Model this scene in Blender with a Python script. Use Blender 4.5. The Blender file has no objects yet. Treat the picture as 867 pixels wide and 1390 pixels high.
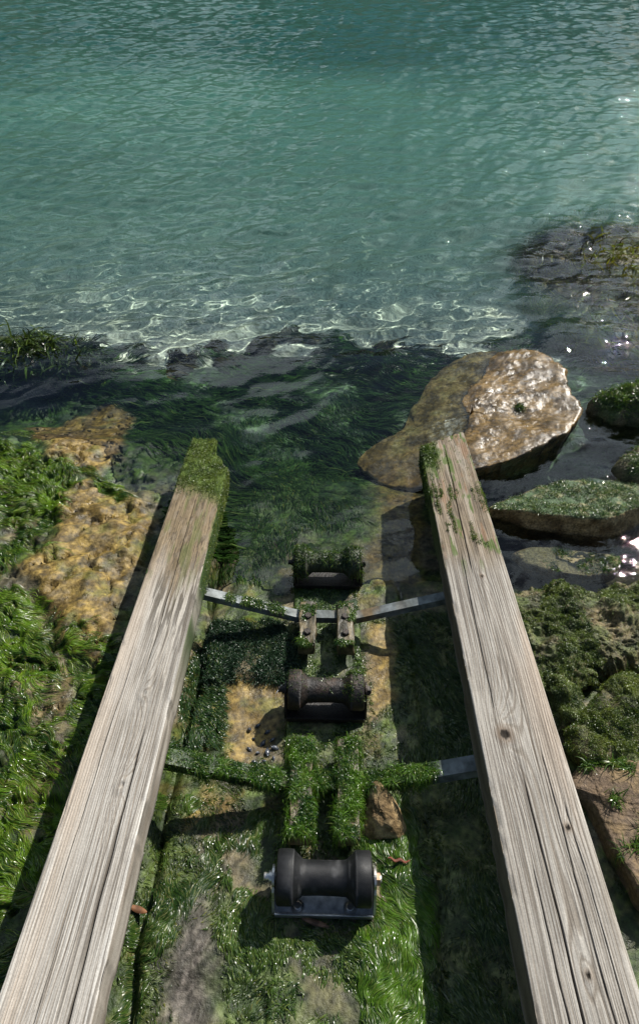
import bpy, math, numpy as np
from mathutils import Vector, Matrix

# ------------------------------------------------------------------ basics
sc = bpy.context.scene
COL = sc.collection
PI = math.pi
ZC = 2.115                         # eye height above the sea
SIG = math.radians(9)              # fall of the slipway
CS, SS = math.cos(SIG), math.sin(SIG)
PITCH, YAW = math.radians(44.3), math.radians(1.2)
SUN_EL, SUN_AZ = math.radians(41), math.radians(39.5)
F = 867.0
ROT = Matrix.Rotation(YAW, 3, 'Z') @ Matrix.Rotation(PI/2 - PITCH, 3, 'X')
ROTN = np.array(ROT)


def W(T, S, N):
    """slipway coordinates (across, down the slope, depth below the eye) to world"""
    return np.array([T, S*CS - N*SS, ZC - S*SS - N*CS])


def rail(y):
    return ZC - 1.55/CS - y*math.tan(SIG)


def ray(px, py):
    return ROTN @ np.array([(px-433.5)/F, -(py-650)/F, -1.0])


def at_z(px, py, z):
    d = ray(px, py)
    k = (max(z, 0.)-ZC)/d[2]
    p = np.array([d[0]*k, d[1]*k, z])
    if z < 0:                      # below the surface: bend the line of sight
        h = math.hypot(d[0], d[1])
        si = h/math.sqrt(h*h+d[2]**2)/1.333
        p[:2] += d[:2]/h*(-z*si/math.sqrt(1-si*si))
    return p


def at_n(px, py, N):
    d = ray(px, py)
    n = np.array([0, SS, CS])
    k = -N/np.dot(d, n)
    return np.array([0, 0, ZC]) + d*k


# ------------------------------------------------------------------ noise
def _h(i, j, k, s):
    n = (i*374761393 + j*668265263 + k*2147483647*3 + s*1274126177) & 0xffffffff
    n = ((n ^ (n >> 13))*1274126177) & 0xffffffff
    n = ((n ^ (n >> 16))*2246822519) & 0xffffffff
    return ((n ^ (n >> 15)) & 0xffffff)/float(0xffffff)


def vn(x, y, z=0.0, s=0):
    x, y, z = np.broadcast_arrays(np.asarray(x, float), np.asarray(y, float), np.asarray(z, float))
    xi, yi, zi = np.floor(x), np.floor(y), np.floor(z)
    u, v, w = x-xi, y-yi, z-zi
    u, v, w = (t*t*t*(t*(t*6-15)+10) for t in (u, v, w))
    i, j, k = (t.astype(np.int64) for t in (xi, yi, zi))
    c = lambda a, b, e: _h(i+a, j+b, k+e, s)
    if np.all(z == 0):
        r = (c(0, 0, 0)*(1-u)+c(1, 0, 0)*u)*(1-v)+(c(0, 1, 0)*(1-u)+c(1, 1, 0)*u)*v
    else:
        a = (c(0, 0, 0)*(1-u)+c(1, 0, 0)*u)*(1-v)+(c(0, 1, 0)*(1-u)+c(1, 1, 0)*u)*v
        b = (c(0, 0, 1)*(1-u)+c(1, 0, 1)*u)*(1-v)+(c(0, 1, 1)*(1-u)+c(1, 1, 1)*u)*v
        r = a*(1-w)+b*w
    return r*2-1


def fbm(x, y, z=0.0, o=4, s=0, g=.5):
    r, a, f, t = 0, 1, 1, 0
    for k in range(o):
        zz = np.asarray(z)*f + (k*7.3 if np.any(np.asarray(z) != 0) else 0)
        r = r + a*vn(np.asarray(x)*f+k*17.1, np.asarray(y)*f-k*9.7, zz, s+k)
        t += a
        a *= g
        f *= 2.03
    return r/t


def ss(a, b, x):
    t = np.clip((np.asarray(x, float)-a)/(b-a), 0, 1)
    return t*t*(3-2*t)


def lerp(a, b, t):
    a, b = np.asarray(a, float), np.asarray(b, float)
    t = np.asarray(t, float)
    if a.ndim and a.shape[-1] == 3 or b.ndim and b.shape[-1] == 3:
        t = t[..., None] if t.ndim else t
    return a*(1-t)+b*t


# ------------------------------------------------------------------ mesh helpers
def mesh_obj(name, V, Fq, mat, parent=None, cols=None, smooth=True, attrs=None):
    V = np.ascontiguousarray(V, dtype=np.float32).reshape(-1, 3)
    groups = Fq if isinstance(Fq, list) else [Fq]
    groups = [np.asarray(f, dtype=np.int32) for f in groups if len(f)]
    loops = np.concatenate([f.ravel() for f in groups])
    sizes = np.concatenate([np.full(len(f), f.shape[1], dtype=np.int32) for f in groups])
    starts = np.concatenate([[0], np.cumsum(sizes)[:-1]]).astype(np.int32)
    me = bpy.data.meshes.new(name)
    me.vertices.add(len(V))
    me.vertices.foreach_set('co', V.ravel())
    me.loops.add(len(loops))
    me.loops.foreach_set('vertex_index', loops)
    me.polygons.add(len(sizes))
    me.polygons.foreach_set('loop_start', starts)
    me.polygons.foreach_set('loop_total', sizes)
    me.update(calc_edges=True)
    me.validate()
    me.polygons.foreach_set('use_smooth', np.full(len(me.polygons), smooth))
    if cols is not None:
        a = me.attributes.new('col', 'FLOAT_COLOR', 'POINT')
        c = np.ones((len(V), 4), dtype=np.float32)
        c[:, :3] = np.clip(cols, 0, 1)
        a.data.foreach_set('color', c.ravel())
    for k, v in (attrs or {}).items():
        a = me.attributes.new(k, 'FLOAT', 'POINT')
        a.data.foreach_set('value', np.ascontiguousarray(v, dtype=np.float32).ravel())
    if mat:
        me.materials.append(mat)
    o = bpy.data.objects.new(name, me)
    COL.objects.link(o)
    if parent:
        o.parent = parent
        o.matrix_parent_inverse = Matrix.Identity(4)
        # geometry is written in world space; bring it into the parent's space
        inv = parent.matrix_world.inverted() if parent.matrix_world else Matrix()
        me.transform(inv)
    o.cycles.is_caustics_receiver = True
    return o


def tag(o, label=None, cat=None, group=None, kind=None):
    if label:
        o['label'] = label
    if cat:
        o['category'] = cat
    if group:
        o['group'] = group
    if kind:
        o['kind'] = kind
    return o


def empty(name, loc, label, cat, group=None):
    o = bpy.data.objects.new(name, None)
    COL.objects.link(o)
    o.location = Vector(loc)
    o.empty_display_size = .05
    bpy.context.view_layer.update()
    return tag(o, label, cat, group)


def gridfaces(nr, nc, wrap=False):
    i = np.arange(nr*nc).reshape(nr, nc)
    if wrap:
        j = np.roll(i, -1, axis=1)
        return np.stack([i[:-1], j[:-1], j[1:], i[1:]], -1).reshape(-1, 4)
    return np.stack([i[:-1, :-1], i[:-1, 1:], i[1:, 1:], i[1:, :-1]], -1).reshape(-1, 4)


def vnormals(V, Fq):
    Fq = np.asarray(Fq)
    a, b, c, d = (V[Fq[:, k]] for k in (0, 1, 2, min(3, Fq.shape[1]-1)))
    n = np.cross(c-a, d-b) if Fq.shape[1] == 4 else np.cross(b-a, c-a)
    r = np.zeros_like(V)
    for k in range(Fq.shape[1]):
        np.add.at(r, Fq[:, k], n)
    return r/np.maximum(np.linalg.norm(r, axis=1, keepdims=True), 1e-12)


# ------------------------------------------------------------------ materials
def mat_vcol(name, rough=.6, spec=.4, bump=0., bscale=60., var=.25, vscale=40., translucent=0., rvar=.15, coat=0., metal=0., detail=6):
    m = bpy.data.materials.new(name)
    m.use_nodes = True
    nt = m.node_tree
    p = nt.nodes['Principled BSDF']
    at = nt.nodes.new('ShaderNodeAttribute')
    at.attribute_name = 'col'
    tc = nt.nodes.new('ShaderNodeNewGeometry')
    nz = nt.nodes.new('ShaderNodeTexNoise')
    nz.inputs['Scale'].default_value = vscale
    nz.inputs['Detail'].default_value = detail
    nt.links.new(tc.outputs['Position'], nz.inputs['Vector'])
    mr = nt.nodes.new('ShaderNodeMapRange')
    mr.inputs['From Min'].default_value = .3
    mr.inputs['From Max'].default_value = .7
    mr.inputs['To Min'].default_value = 1-var
    mr.inputs['To Max'].default_value = 1+var
    nt.links.new(nz.outputs['Fac'], mr.inputs['Value'])
    mx = nt.nodes.new('ShaderNodeVectorMath')
    mx.operation = 'SCALE'
    nt.links.new(at.outputs['Color'], mx.inputs[0])
    nt.links.new(mr.outputs[0], mx.inputs['Scale'])
    nt.links.new(mx.outputs[0], p.inputs['Base Color'])
    rr = nt.nodes.new('ShaderNodeMapRange')
    rr.inputs['From Min'].default_value = .3
    rr.inputs['From Max'].default_value = .7
    rr.inputs['To Min'].default_value = max(.02, rough-rvar)
    rr.inputs['To Max'].default_value = min(1, rough+rvar)
    nz2 = nt.nodes.new('ShaderNodeTexNoise')
    nz2.inputs['Scale'].default_value = vscale*.31
    nz2.inputs['Detail'].default_value = 4
    nt.links.new(tc.outputs['Position'], nz2.inputs['Vector'])
    nt.links.new(nz2.outputs['Fac'], rr.inputs['Value'])
    nt.links.new(rr.outputs[0], p.inputs['Roughness'])
    p.inputs['Specular IOR Level'].default_value = spec
    p.inputs['Metallic'].default_value = metal
    if bump:
        b = nt.nodes.new('ShaderNodeBump')
        b.inputs['Strength'].default_value = 1
        b.inputs['Distance'].default_value = bump
        nb = nt.nodes.new('ShaderNodeTexNoise')
        nb.inputs['Scale'].default_value = bscale
        nb.inputs['Detail'].default_value = 8
        nb.inputs['Roughness'].default_value = .6
        nt.links.new(tc.outputs['Position'], nb.inputs['Vector'])
        nt.links.new(nb.outputs['Fac'], b.inputs['Height'])
        nt.links.new(b.outputs[0], p.inputs['Normal'])
    if translucent:
        tr = nt.nodes.new('ShaderNodeBsdfTranslucent')
        sc2 = nt.nodes.new('ShaderNodeVectorMath')
        sc2.operation = 'MULTIPLY'
        sc2.inputs[1].default_value = (1.5, 1.45, .8)
        nt.links.new(mx.outputs[0], sc2.inputs[0])
        nt.links.new(sc2.outputs[0], tr.inputs['Color'])
        ms = nt.nodes.new('ShaderNodeMixShader')
        ms.inputs[0].default_value = translucent
        nt.links.new(p.outputs[0], ms.inputs[1])
        nt.links.new(tr.outputs[0], ms.inputs[2])
        nt.links.new(ms.outputs[0], nt.nodes['Material Output'].inputs['Surface'])
    return m


M = {
    'ground': mat_vcol('shore_rock', .46, .3, .005, 85, .6, 60, rvar=.22, detail=11),
    'rock': mat_vcol('wet_stone', .55, .35, .007, 130, .6, 110, rvar=.25, detail=11),
    'wetrock': mat_vcol('wet_boulder', .30, .55, .0035, 70, .5, 60, rvar=.22, detail=11),
    'drystone': mat_vcol('rough_stone', .75, .3, .006, 110, .45, 90),
    'algae': mat_vcol('green_seaweed', .30, .5, 0, 60, .15, 50, translucent=.38, rvar=.12),
    'algae_dark': mat_vcol('dark_wet_seaweed', .36, .4, 0, 60, .2, 60, translucent=.2, rvar=.1),
    'sunken': mat_vcol('sunken_seaweed', .75, .12, 0, 60, .15, 50, translucent=.3, rvar=.1),
    'wood': mat_vcol('weathered_timber', .8, .2, .0006, 700, .14, 260, rvar=.1),
    'oldwood': mat_vcol('waterlogged_timber', .5, .5, .002, 160, .35, 80),
    'rubber': mat_vcol('black_rubber', .55, .35, .0005, 500, .25, 120, rvar=.1),
    'steel': mat_vcol('stainless_steel', .38, .5, .0005, 200, .2, 60, metal=.85),
    'galv': mat_vcol('galvanised_steel', .6, .4, .0006, 150, .45, 45, metal=.1),
    'rust': mat_vcol('rusted_iron', .55, .5, .003, 140, .5, 70, metal=.1),
    'leaf': mat_vcol('dry_leaf', .6, .3, .001, 100, .3, 60),
    'shell': mat_vcol('dark_shell', .3, .5, .001, 120, .3, 80),
}


def flat(V, c):
    return np.tile(np.asarray(c, float), (len(V), 1))


# ------------------------------------------------------------------ ground heights
def terr_base(x, y):
    x = np.asarray(x, float)
    y = np.asarray(y, float)
    chan = rail(y) - .30
    # channel floor falls away beyond the old rails
    chan = chan - .45*np.clip(y-2.0, 0, 1.0)**1.0*ss(1.9, 2.5, y)
    chan = np.maximum(chan, -.42)
    left = rail(y) - .245 + .10*np.clip(-x-.6, 0, 3) + .0*y
    left = lerp(left, -.40, ss(2.42, 2.95, y + .12*np.clip(-x-.7, -1, .6)))
    right = rail(y) - .33 - .55*np.clip(y-1.45, 0, .45)
    right = np.maximum(right, -.40)
    wl = ss(-.46, -.56, x + .035*np.sin(y*5.))
    wr = ss(.5, .62, x)
    near = lerp(lerp(chan, left, wl), right, wr)
    # sand bottom farther out
    d = np.clip(y-3.2, 0, None)
    sea = -.42 - .135*d - .004*np.clip(d, 0, 20)**1.5
    sea = np.maximum(sea, -4.5)
    return lerp(near, sea, ss(2.95, 3.5, y))


def at(px, py):
    z = .1
    for _ in range(14):
        p = at_z(px, py, z)
        z = .5*z + .5*float(terr_base(p[0], p[1]))
    return at_z(px, py, z)


def poly(pts):
    return np.array([at(*p)[:2] for p in pts])


def sdf(P, x, y):
    """signed distance, positive inside"""
    x = np.asarray(x, float)
    y = np.asarray(y, float)
    d = np.full(x.shape, 1e9)
    ins = np.zeros(x.shape, bool)
    n = len(P)
    for i in range(n):
        a, b = P[i], P[(i+1) % n]
        e = b-a
        t = np.clip(((x-a[0])*e[0]+(y-a[1])*e[1])/max(e@e, 1e-12), 0, 1)
        d = np.minimum(d, (x-a[0]-t*e[0])**2+(y-a[1]-t*e[1])**2)
        c = (a[1] > y) != (b[1] > y)
        with np.errstate(divide='ignore', invalid='ignore'):
            xi = (b[0]-a[0])*(y-a[1])/(b[1]-a[1]+1e-15)+a[0]
        ins ^= c & (x < xi)
    d = np.sqrt(d)
    return np.where(ins, d, -d)


def zone(P, x, y, soft=.02, warp=.03, s=0, f=14):
    return ss(-soft, soft, sdf(P, x, y) + warp*fbm(np.asarray(x)*f, np.asarray(y)*f, 0, 4, s))


# bare and weedy areas of the shore, outlined where they lie on the ground
Z_LEDGE_LOW = poly([(75, 672), (130, 655), (190, 680), (206, 700), (190, 760), (165, 830), (135, 905), (90, 880), (62, 820), (30, 775), (80, 730)])
Z_LEDGE_UP = poly([(35, 580), (85, 575), (150, 545), (180, 560), (165, 620), (125, 655), (70, 625)])
Z_LEDGE_FRONT = poly([(30, 930), (75, 900), (105, 930), (95, 985), (40, 990)])
Z_LEDGE_FRONT2 = poly([(40, 1025), (90, 1010), (85, 1060), (60, 1120), (30, 1085)])
Z_YELLOW_CH = poly([(300, 925), (375, 915), (385, 960), (375, 1010), (318, 1040), (300, 990)])
Z_YELLOW_STRIP = poly([(498, 845), (535, 845), (540, 950), (505, 975)])
Z_YELLOW_BACK = poly([(495, 650), (560, 640), (575, 790), (500, 800)])
Z_GREY_SPOT = poly([(240, 1240), (275, 1222), (300, 1265), (300, 1400), (205, 1400), (225, 1290)])
Z_CURLS = poly([(283, 862), (330, 842), (395, 852), (415, 905), (380, 925), (290, 928), (272, 900)])
Z_LEFT_WEED = poly([(-400, 540), (-60, 560), (15, 568), (45, 610), (75, 632), (135, 655), (110, 668), (72, 690), (78, 755), (30, 775), (62, 830), (70, 880), (160, 830), (150, 1000), (105, 1100), (60, 1420), (-500, 1420)])
Z_WEED_STEP = poly([(60, 625), (120, 640), (165, 678), (120, 668), (60, 660)])
Z_FRONT_WEED = poly([(225, 1075), (380, 1085), (385, 1150), (365, 1250), (300, 1235), (260, 1230), (190, 1300), (150, 1420), (170, 1250)])
Z_FRONT_LOW = poly([(300, 1235), (365, 1250), (480, 1290), (480, 1420), (300, 1420)])
Z_RIGHT_TUFT = poly([(490, 1130), (545, 1075), (570, 1180), (578, 1290), (570, 1420), (500, 1420), (475, 1280), (515, 1240), (520, 1160)])
Z_YELLOW_EDGE = poly([(262, 870), (285, 868), (290, 925), (278, 1020), (258, 1010)])
Z_YELLOW_LOW = poly([(285, 1075), (330, 1070), (318, 1110), (280, 1135), (250, 1110)])
Z_GREEN_LEFT = poly([(262, 880), (300, 860), (300, 1015), (240, 1015)])
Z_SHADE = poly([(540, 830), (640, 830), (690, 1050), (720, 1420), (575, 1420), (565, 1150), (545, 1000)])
Z_CH_WATER = poly([(300, 480), (520, 480), (540, 560), (480, 640), (490, 770), (400, 790), (290, 790)])


def detail_z(x, y):
    near = ss(3.6, 2.8, y)
    n = .022*fbm(x*6, y*6, 0, 5, 11)*near
    step = ss(-.5, -.62, x)
    n = n + step*near*.03*fbm(x*11, y*11, 0, 4, 23)
    n = n - .035*np.exp(-((x+.452+.02*fbm(y*6, y*0, 0, 3, 35))/.014)**2)*ss(1.9, 1.6, y) - .02*np.exp(-((x-.30+.05*fbm(y*3, y*0, 0, 3, 36))/.008)**2)*ss(1.9, 1.6, y)
    n = n + .0035*fbm(x*26, y*26, 0, 3, 37)*near
    lump = np.abs(fbm(x*9, y*9, 0, 3, 31))
    n = n - .03*ss(.06, 0., lump)*step*near
    n = n + .03*zone(Z_LEDGE_LOW, x, y, .03, .03, 3) + .02*zone(Z_LEDGE_UP, x, y, .03, .03, 4)
    n = n + .02*zone(Z_CURLS, x, y, .03, .02, 5) + .012*zone(Z_RIGHT_TUFT, x, y, .05, .03, 6)
    far = ss(3.0, 4.0, y)
    n = n + far*(.035*fbm(x*.9, y*.9, 0, 3, 41) + .012*fbm(x*5, y*3, 0, 3, 43))
    return n


def terr(x, y):
    return terr_base(x, y) + detail_z(x, y)


def axis(lo, hi, step, end_lo, end_hi, g=1.12):
    a = list(np.arange(lo, hi+1e-9, step))
    s, v = step, a[-1]
    while v < end_hi:
        s *= g
        v += s
        a.append(v)
    s, v = step, a[0]
    b = []
    while v > end_lo:
        s *= g
        v -= s
        b.append(v)
    return np.array(b[::-1]+a)


gx = axis(-1.9, 1.9, .0105, -300, 300)
gy = axis(-.3, 4.0, .0105, -60, 500, 1.06)
GX, GY = np.meshgrid(gx, gy)
GZ = terr(GX, GY)


def hgt(x, y):
    i = np.clip(np.searchsorted(gx, x)-1, 0, len(gx)-2)
    j = np.clip(np.searchsorted(gy, y)-1, 0, len(gy)-2)
    u = (x-gx[i])/(gx[i+1]-gx[i])
    v = (y-gy[j])/(gy[j+1]-gy[j])
    return (GZ[j, i]*(1-u)+GZ[j, i+1]*u)*(1-v)+(GZ[j+1, i]*(1-u)+GZ[j+1, i+1]*u)*v


def build_ground():
    x, y = GX, GY
    n1 = fbm(x*7, y*7, 0, 4, 51)
    n2 = fbm(x*30, y*30, 0, 4, 53)
    n3 = fbm(x*90, y*90, 0, 3, 55)
    green = lerp((.018, .032, .008), (.065, .095, .018), ss(-.3, .4, n2+.5*n3))
    green = lerp(green, (.12, .09, .022), .6*ss(.15, .45, fbm(x*13, y*13, 0, 4, 52)))
    rockc = lerp((.055, .05, .03), (.14, .115, .065), ss(-.4, .4, n2+.5*n3))
    c = lerp(rockc, green, ss(-.35, .05, n1))
    yel = lerp((.095, .062, .016), (.24, .165, .046), ss(-.4, .45, n2+.4*n3))
    yel = lerp(yel, (.19, .15, .085), .35*ss(.0, .4, fbm(x*16, y*16, 0, 4, 56)))
    yel = lerp(yel, (.045, .036, .018), .85*ss(.15, .45, fbm(x*22, y*22, 0, 4, 57)))
    yel = lerp(yel, (.13, .13, .03), .6*ss(.1, .5, fbm(x*12, y*12, 0, 4, 58)))
    for Zp, sd in ((Z_LEDGE_LOW, 3), (Z_LEDGE_UP, 4), (Z_LEDGE_FRONT, 61), (Z_LEDGE_FRONT2, 62), (Z_YELLOW_CH, 63), (Z_YELLOW_EDGE, 69), (Z_YELLOW_LOW, 60), (Z_YELLOW_STRIP, 64), (Z_YELLOW_BACK, 65)):
        k = zone(Zp, x, y, .025, .05 if Zp is not Z_YELLOW_STRIP else .012, sd)
        w = .75 if Zp is Z_YELLOW_BACK else 1.
        cc = lerp(yel, rockc*.8, .65) if (Zp is Z_LEDGE_FRONT or Zp is Z_LEDGE_FRONT2) else yel
        c = lerp(c, cc, k*w)
    k = zone(Z_GREY_SPOT, x, y, .03, .05, 66)
    c = lerp(c, lerp((.05, .045, .035), (.15, .13, .11), ss(-.2, .5, n3+.4*n2)), k)
    k = zone(Z_FRONT_LOW, x, y, .05, .05, 67)
    c = lerp(c, lerp((.03, .05, .014), (.085, .12, .03), ss(-.3, .4, n2)), k)
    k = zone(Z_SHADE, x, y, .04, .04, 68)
    c = lerp(c, lerp((.045, .065, .018), (.12, .135, .045), ss(-.3, .4, n2+.5*n3)), k*.85)  # floor colour lightened here to lift the right beam's shadow
    # weedy bottom, then pale sand
    wet = ss(1.9, 2.3, y)*(1-zone(Z_LEDGE_UP, x, y, .04, .05, 4))*(1-zone(Z_LEDGE_LOW, x, y, .03, .03, 3))*(1-.8*zone(Z_YELLOW_BACK, x, y, .04, .05, 65))
    weedy = lerp((.012, .032, .011), (.042, .088, .020), ss(-.3, .5, n2+.5*n1))
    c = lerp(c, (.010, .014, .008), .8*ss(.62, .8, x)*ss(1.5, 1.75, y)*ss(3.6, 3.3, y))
    lowch = ss(1.62, 1.9, y + .08*fbm(x*5, y*5, 0, 3, 72))*ss(-.6, -.5, x)*ss(.30, .18, x)
    c = lerp(c, weedy*1.3, .85*lowch)
    c = lerp(c, weedy, wet*ss(.2, -.1, np.zeros_like(x)-.05))
    edge = 3.42 + .12*fbm(x*2.2, x*0+3, 0, 3, 71) + .08*fbm(x*9, y*9, 0, 3, 73) + .12*ss(.3, 1.6, x) - .05*ss(-.8, -1.2, x)
    sand = lerp((.43, .42, .335), (.55, .53, .43), ss(-.4, .4, fbm(x*1.3, y*2.2, 0, 4, 75)))
    sand = lerp(sand, (.17, .19, .15), .7*ss(.18, .5, fbm(x*.55, y*.75, 0, 4, 77))*ss(4.2, 7, y))
    sand = lerp(sand, (.13, .12, .08), .5*ss(.32, .5, fbm(x*6, y*8, 0, 3, 79)))
    c = lerp(c, sand, ss(-.05, .05, y-edge))
    V = np.stack([GX, GY, GZ], -1).reshape(-1, 3)
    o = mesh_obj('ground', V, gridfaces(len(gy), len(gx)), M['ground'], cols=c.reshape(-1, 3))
    tag(o, kind='structure')
    return o


build_ground()

# ------------------------------------------------------------------ water
TRANSP = .0
BOULDER_C = at_z(655, 560, .03)


def build_water():
    r = [1.0]
    while r[-1] < 19:
        r.append(r[-1]*1.0036)
    while r[-1] < 600:
        r.append(r[-1]*1.04)
    r = np.array(r)
    a = np.concatenate([np.radians(np.linspace(-80, -36, 60, endpoint=False)), np.radians(np.linspace(-36, 36, 600)), np.radians(np.linspace(36, 80, 61)[1:])])
    R, A = np.meshgrid(r, a, indexing='ij')
    X, Y = R*np.sin(A), R*np.cos(A)
    rng = np.random.default_rng(7)
    Zw = np.zeros_like(X)
    open_ = ss(2.75, 3.7, Y + .25*np.clip(X-.7, 0, 1))
    shel = .42 + .55*ss(.55, 1.0, X)*ss(3.0, 2.4, Y) + .10*ss(2.2, 2.9, Y)
    nwave = 54
    for k in range(nwave):
        lam = .085*math.exp(rng.uniform(0, 1)**1.15*math.log(.62/.085))
        th = math.radians(-66) + rng.normal(0, .48)
        kx, ky = 2*PI/lam*math.cos(th), 2*PI/lam*math.sin(th)
        slope = .095/math.sqrt(nwave/2)*(1.0 if lam < .3 else .9)
        amp = slope*lam/(2*PI)*(1 + 1.7*ss(3.4, 5.6, R))*(1 - .55*np.exp(-(np.hypot(X-BOULDER_C[0]+.1, Y-BOULDER_C[1])/.5)**4))
        # short waves die in the coarse far rows, long ones die in the shallows
        keep = ss(lam*75, lam*45, R*.36) if lam < .3 else 1.
        gust = .65+.5*fbm(X*.45+k*3.1, Y*.3-k, 0, 2, 300+k) if k % 3 == 0 else 1.
        e = np.maximum(open_, shel*(.75 if lam < .16 else 1.15))
        Zw += amp*e*keep*gust*np.sin(kx*X+ky*Y+rng.uniform(0, 2*PI) + .8*vn(X*1.1, Y*1.1, 0, 400+k))
    # swell lines
    for lam, th, sl in ((1.5, -1.75, .022), (1.05, -1.45, .022), (.8, -1.95, .02)):
        Zw += open_*sl*lam/(2*PI)*np.sin(2*PI/lam*(X*math.cos(th)+Y*math.sin(th)) + 1.5*fbm(X*.5, Y*.5, 0, 2, 91))
    # rings running off the boulder and the slab
    for (cx, cy, r0, wl, am) in ((at_z(775, 690, 0)[0], at_z(775, 690, 0)[1], .16, .032, .0002), (at_z(835, 560, 0)[0]+.08, at_z(835, 560, 0)[1], .15, .036, .00025)):
        d = np.hypot(X-cx, Y-cy)
        Zw += am*np.sin(2*PI*(d-r0)/wl + 1.2*vn(X*4, Y*4, 0, 95))*np.exp(-np.clip(d-r0, 0, 9)/.16)*ss(r0-.1, r0, d)
    Zw += -.02*ss(30, 80, R)*0
    depth = np.clip(-terr_base(X, Y), 0, 5) 
    kp = at_z(850, 370, -.2)
    depth = depth*(1-.85*np.exp(-(((X-kp[0])/.75)**2 + ((Y-kp[1])/.6)**2)**1.5))
    dd = np.clip(depth-.12, 0, 4.)
    tint = np.exp(-dd[..., None]*np.array([.92, .17, .25])*.42)
    V = np.stack([X, Y, Zw], -1).reshape(-1, 3)
    m = bpy.data.materials.new('sea_water')
    m.use_nodes = True
    nt = m.node_tree
    nt.nodes.clear()
    out = nt.nodes.new('ShaderNodeOutputMaterial')
    g = nt.nodes.new('ShaderNodeBsdfGlass')
    g.inputs['Roughness'].default_value = 0
    g.inputs['IOR'].default_value = 1.333
    at_ = nt.nodes.new('ShaderNodeAttribute')
    at_.attribute_name = 'col'
    # tinted refraction, untinted surface reflection
    rf = nt.nodes.new('ShaderNodeBsdfRefraction')
    rf.inputs['IOR'].default_value = 1.333
    rf.inputs['Roughness'].default_value = 0
    nt.links.new(at_.outputs['Color'], rf.inputs['Color'])
    gl = nt.nodes.new('ShaderNodeBsdfGlossy')
    gl.inputs['Roughness'].default_value = 0.006
    # capillary wrinkles, too small for the mesh, roughen only the reflection
    geo = nt.nodes.new('ShaderNodeNewGeometry')
    mp = nt.nodes.new('ShaderNodeMapping')
    mp.inputs['Rotation'].default_value = (0, 0, .25)
    mp.inputs['Scale'].default_value = (9, 17, 1)
    nt.links.new(geo.outputs['Position'], mp.inputs['Vector'])
    nb = nt.nodes.new('ShaderNodeTexNoise')
    nb.inputs['Scale'].default_value = 1.
    nb.inputs['Detail'].default_value = 4
    nt.links.new(mp.outputs[0], nb.inputs['Vector'])
    bp = nt.nodes.new('ShaderNodeBump')
    bp.inputs['Distance'].default_value = .0075
    nt.links.new(nb.outputs['Fac'], bp.inputs['Height'])
    ch = nt.nodes.new('ShaderNodeAttribute')
    ch.attribute_name = 'chop'
    nt.links.new(ch.outputs['Fac'], bp.inputs['Strength'])
    nt.links.new(bp.outputs[0], gl.inputs['Normal'])
    gl.inputs['Color'].default_value = (1, 1, 1, 1)
    fr = nt.nodes.new('ShaderNodeFresnel')
    fr.inputs['IOR'].default_value = 1.333
    mx = nt.nodes.new('ShaderNodeMixShader')
    # light scattered back out of the body of the water, more where it is deeper
    df = nt.nodes.new('ShaderNodeBsdfDiffuse')
    up = nt.nodes.new('ShaderNodeAttribute')
    up.attribute_name = 'upwelling'
    uw = nt.nodes.new('ShaderNodeAttribute')
    uw.attribute_name = 'turbidity'
    nt.links.new(up.outputs['Color'], df.inputs['Color'])
    tp = nt.nodes.new('ShaderNodeBsdfTransparent')
    nt.links.new(at_.outputs['Color'], tp.inputs['Color'])
    m0 = nt.nodes.new('ShaderNodeMixShader')
    m0.inputs[0].default_value = TRANSP
    nt.links.new(rf.outputs[0], m0.inputs[1])
    nt.links.new(tp.outputs[0], m0.inputs[2])
    m1 = nt.nodes.new('ShaderNodeMixShader')
    nt.links.new(uw.outputs['Fac'], m1.inputs[0])
    nt.links.new(m0.outputs[0], m1.inputs[1])
    nt.links.new(df.outputs[0], m1.inputs[2])
    # surface mirror on the air side only
    air = nt.nodes.new('ShaderNodeMath')
    air.operation = 'SUBTRACT'
    air.inputs[0].default_value = 1.
    nt.links.new(geo.outputs['Backfacing'], air.inputs[1])
    mul = nt.nodes.new('ShaderNodeMath')
    mul.operation = 'MULTIPLY'
    nt.links.new(fr.outputs[0], mul.inputs[0])
    nt.links.new(air.outputs[0], mul.inputs[1])
    nt.links.new(mul.outputs[0], mx.inputs[0])
    nt.links.new(m1.outputs[0], mx.inputs[1])
    nt.links.new(gl.outputs[0], mx.inputs[2])
    nt.links.new(mx.outputs[0], out.inputs['Surface'])
    nt.nodes.remove(g)
    turb = .85*(1-np.exp(-np.clip(depth-.43, 0, 5)*1.0))
    o = mesh_obj('sea_water', V, gridfaces(len(r), len(a)), m, cols=tint.reshape(-1, 3), attrs={'turbidity': turb})
    a3 = o.data.attributes.new('chop', 'FLOAT', 'POINT')
    a3.data.foreach_set('value', (.15+.85*open_ + .35*ss(.7, 1., X)*(1-open_)).astype(np.float32).ravel())
    a2 = o.data.attributes.new('upwelling', 'FLOAT_COLOR', 'POINT')
    cc = np.ones((V.shape[0], 4), dtype=np.float32)
    cc[:, :3] = lerp((.125, .34, .235), (.008, .082, .056), ss(.4, 1.75, depth + .35*fbm(X*.35, Y*.35, 0, 3, 97)*ss(4, 8, R))).reshape(-1, 3)
    a2.data.foreach_set('color', cc.ravel())
    tag(o, kind='structure')
    o.cycles.is_caustics_caster = True
    o.cycles.is_caustics_receiver = False
    return o


build_water()


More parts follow.
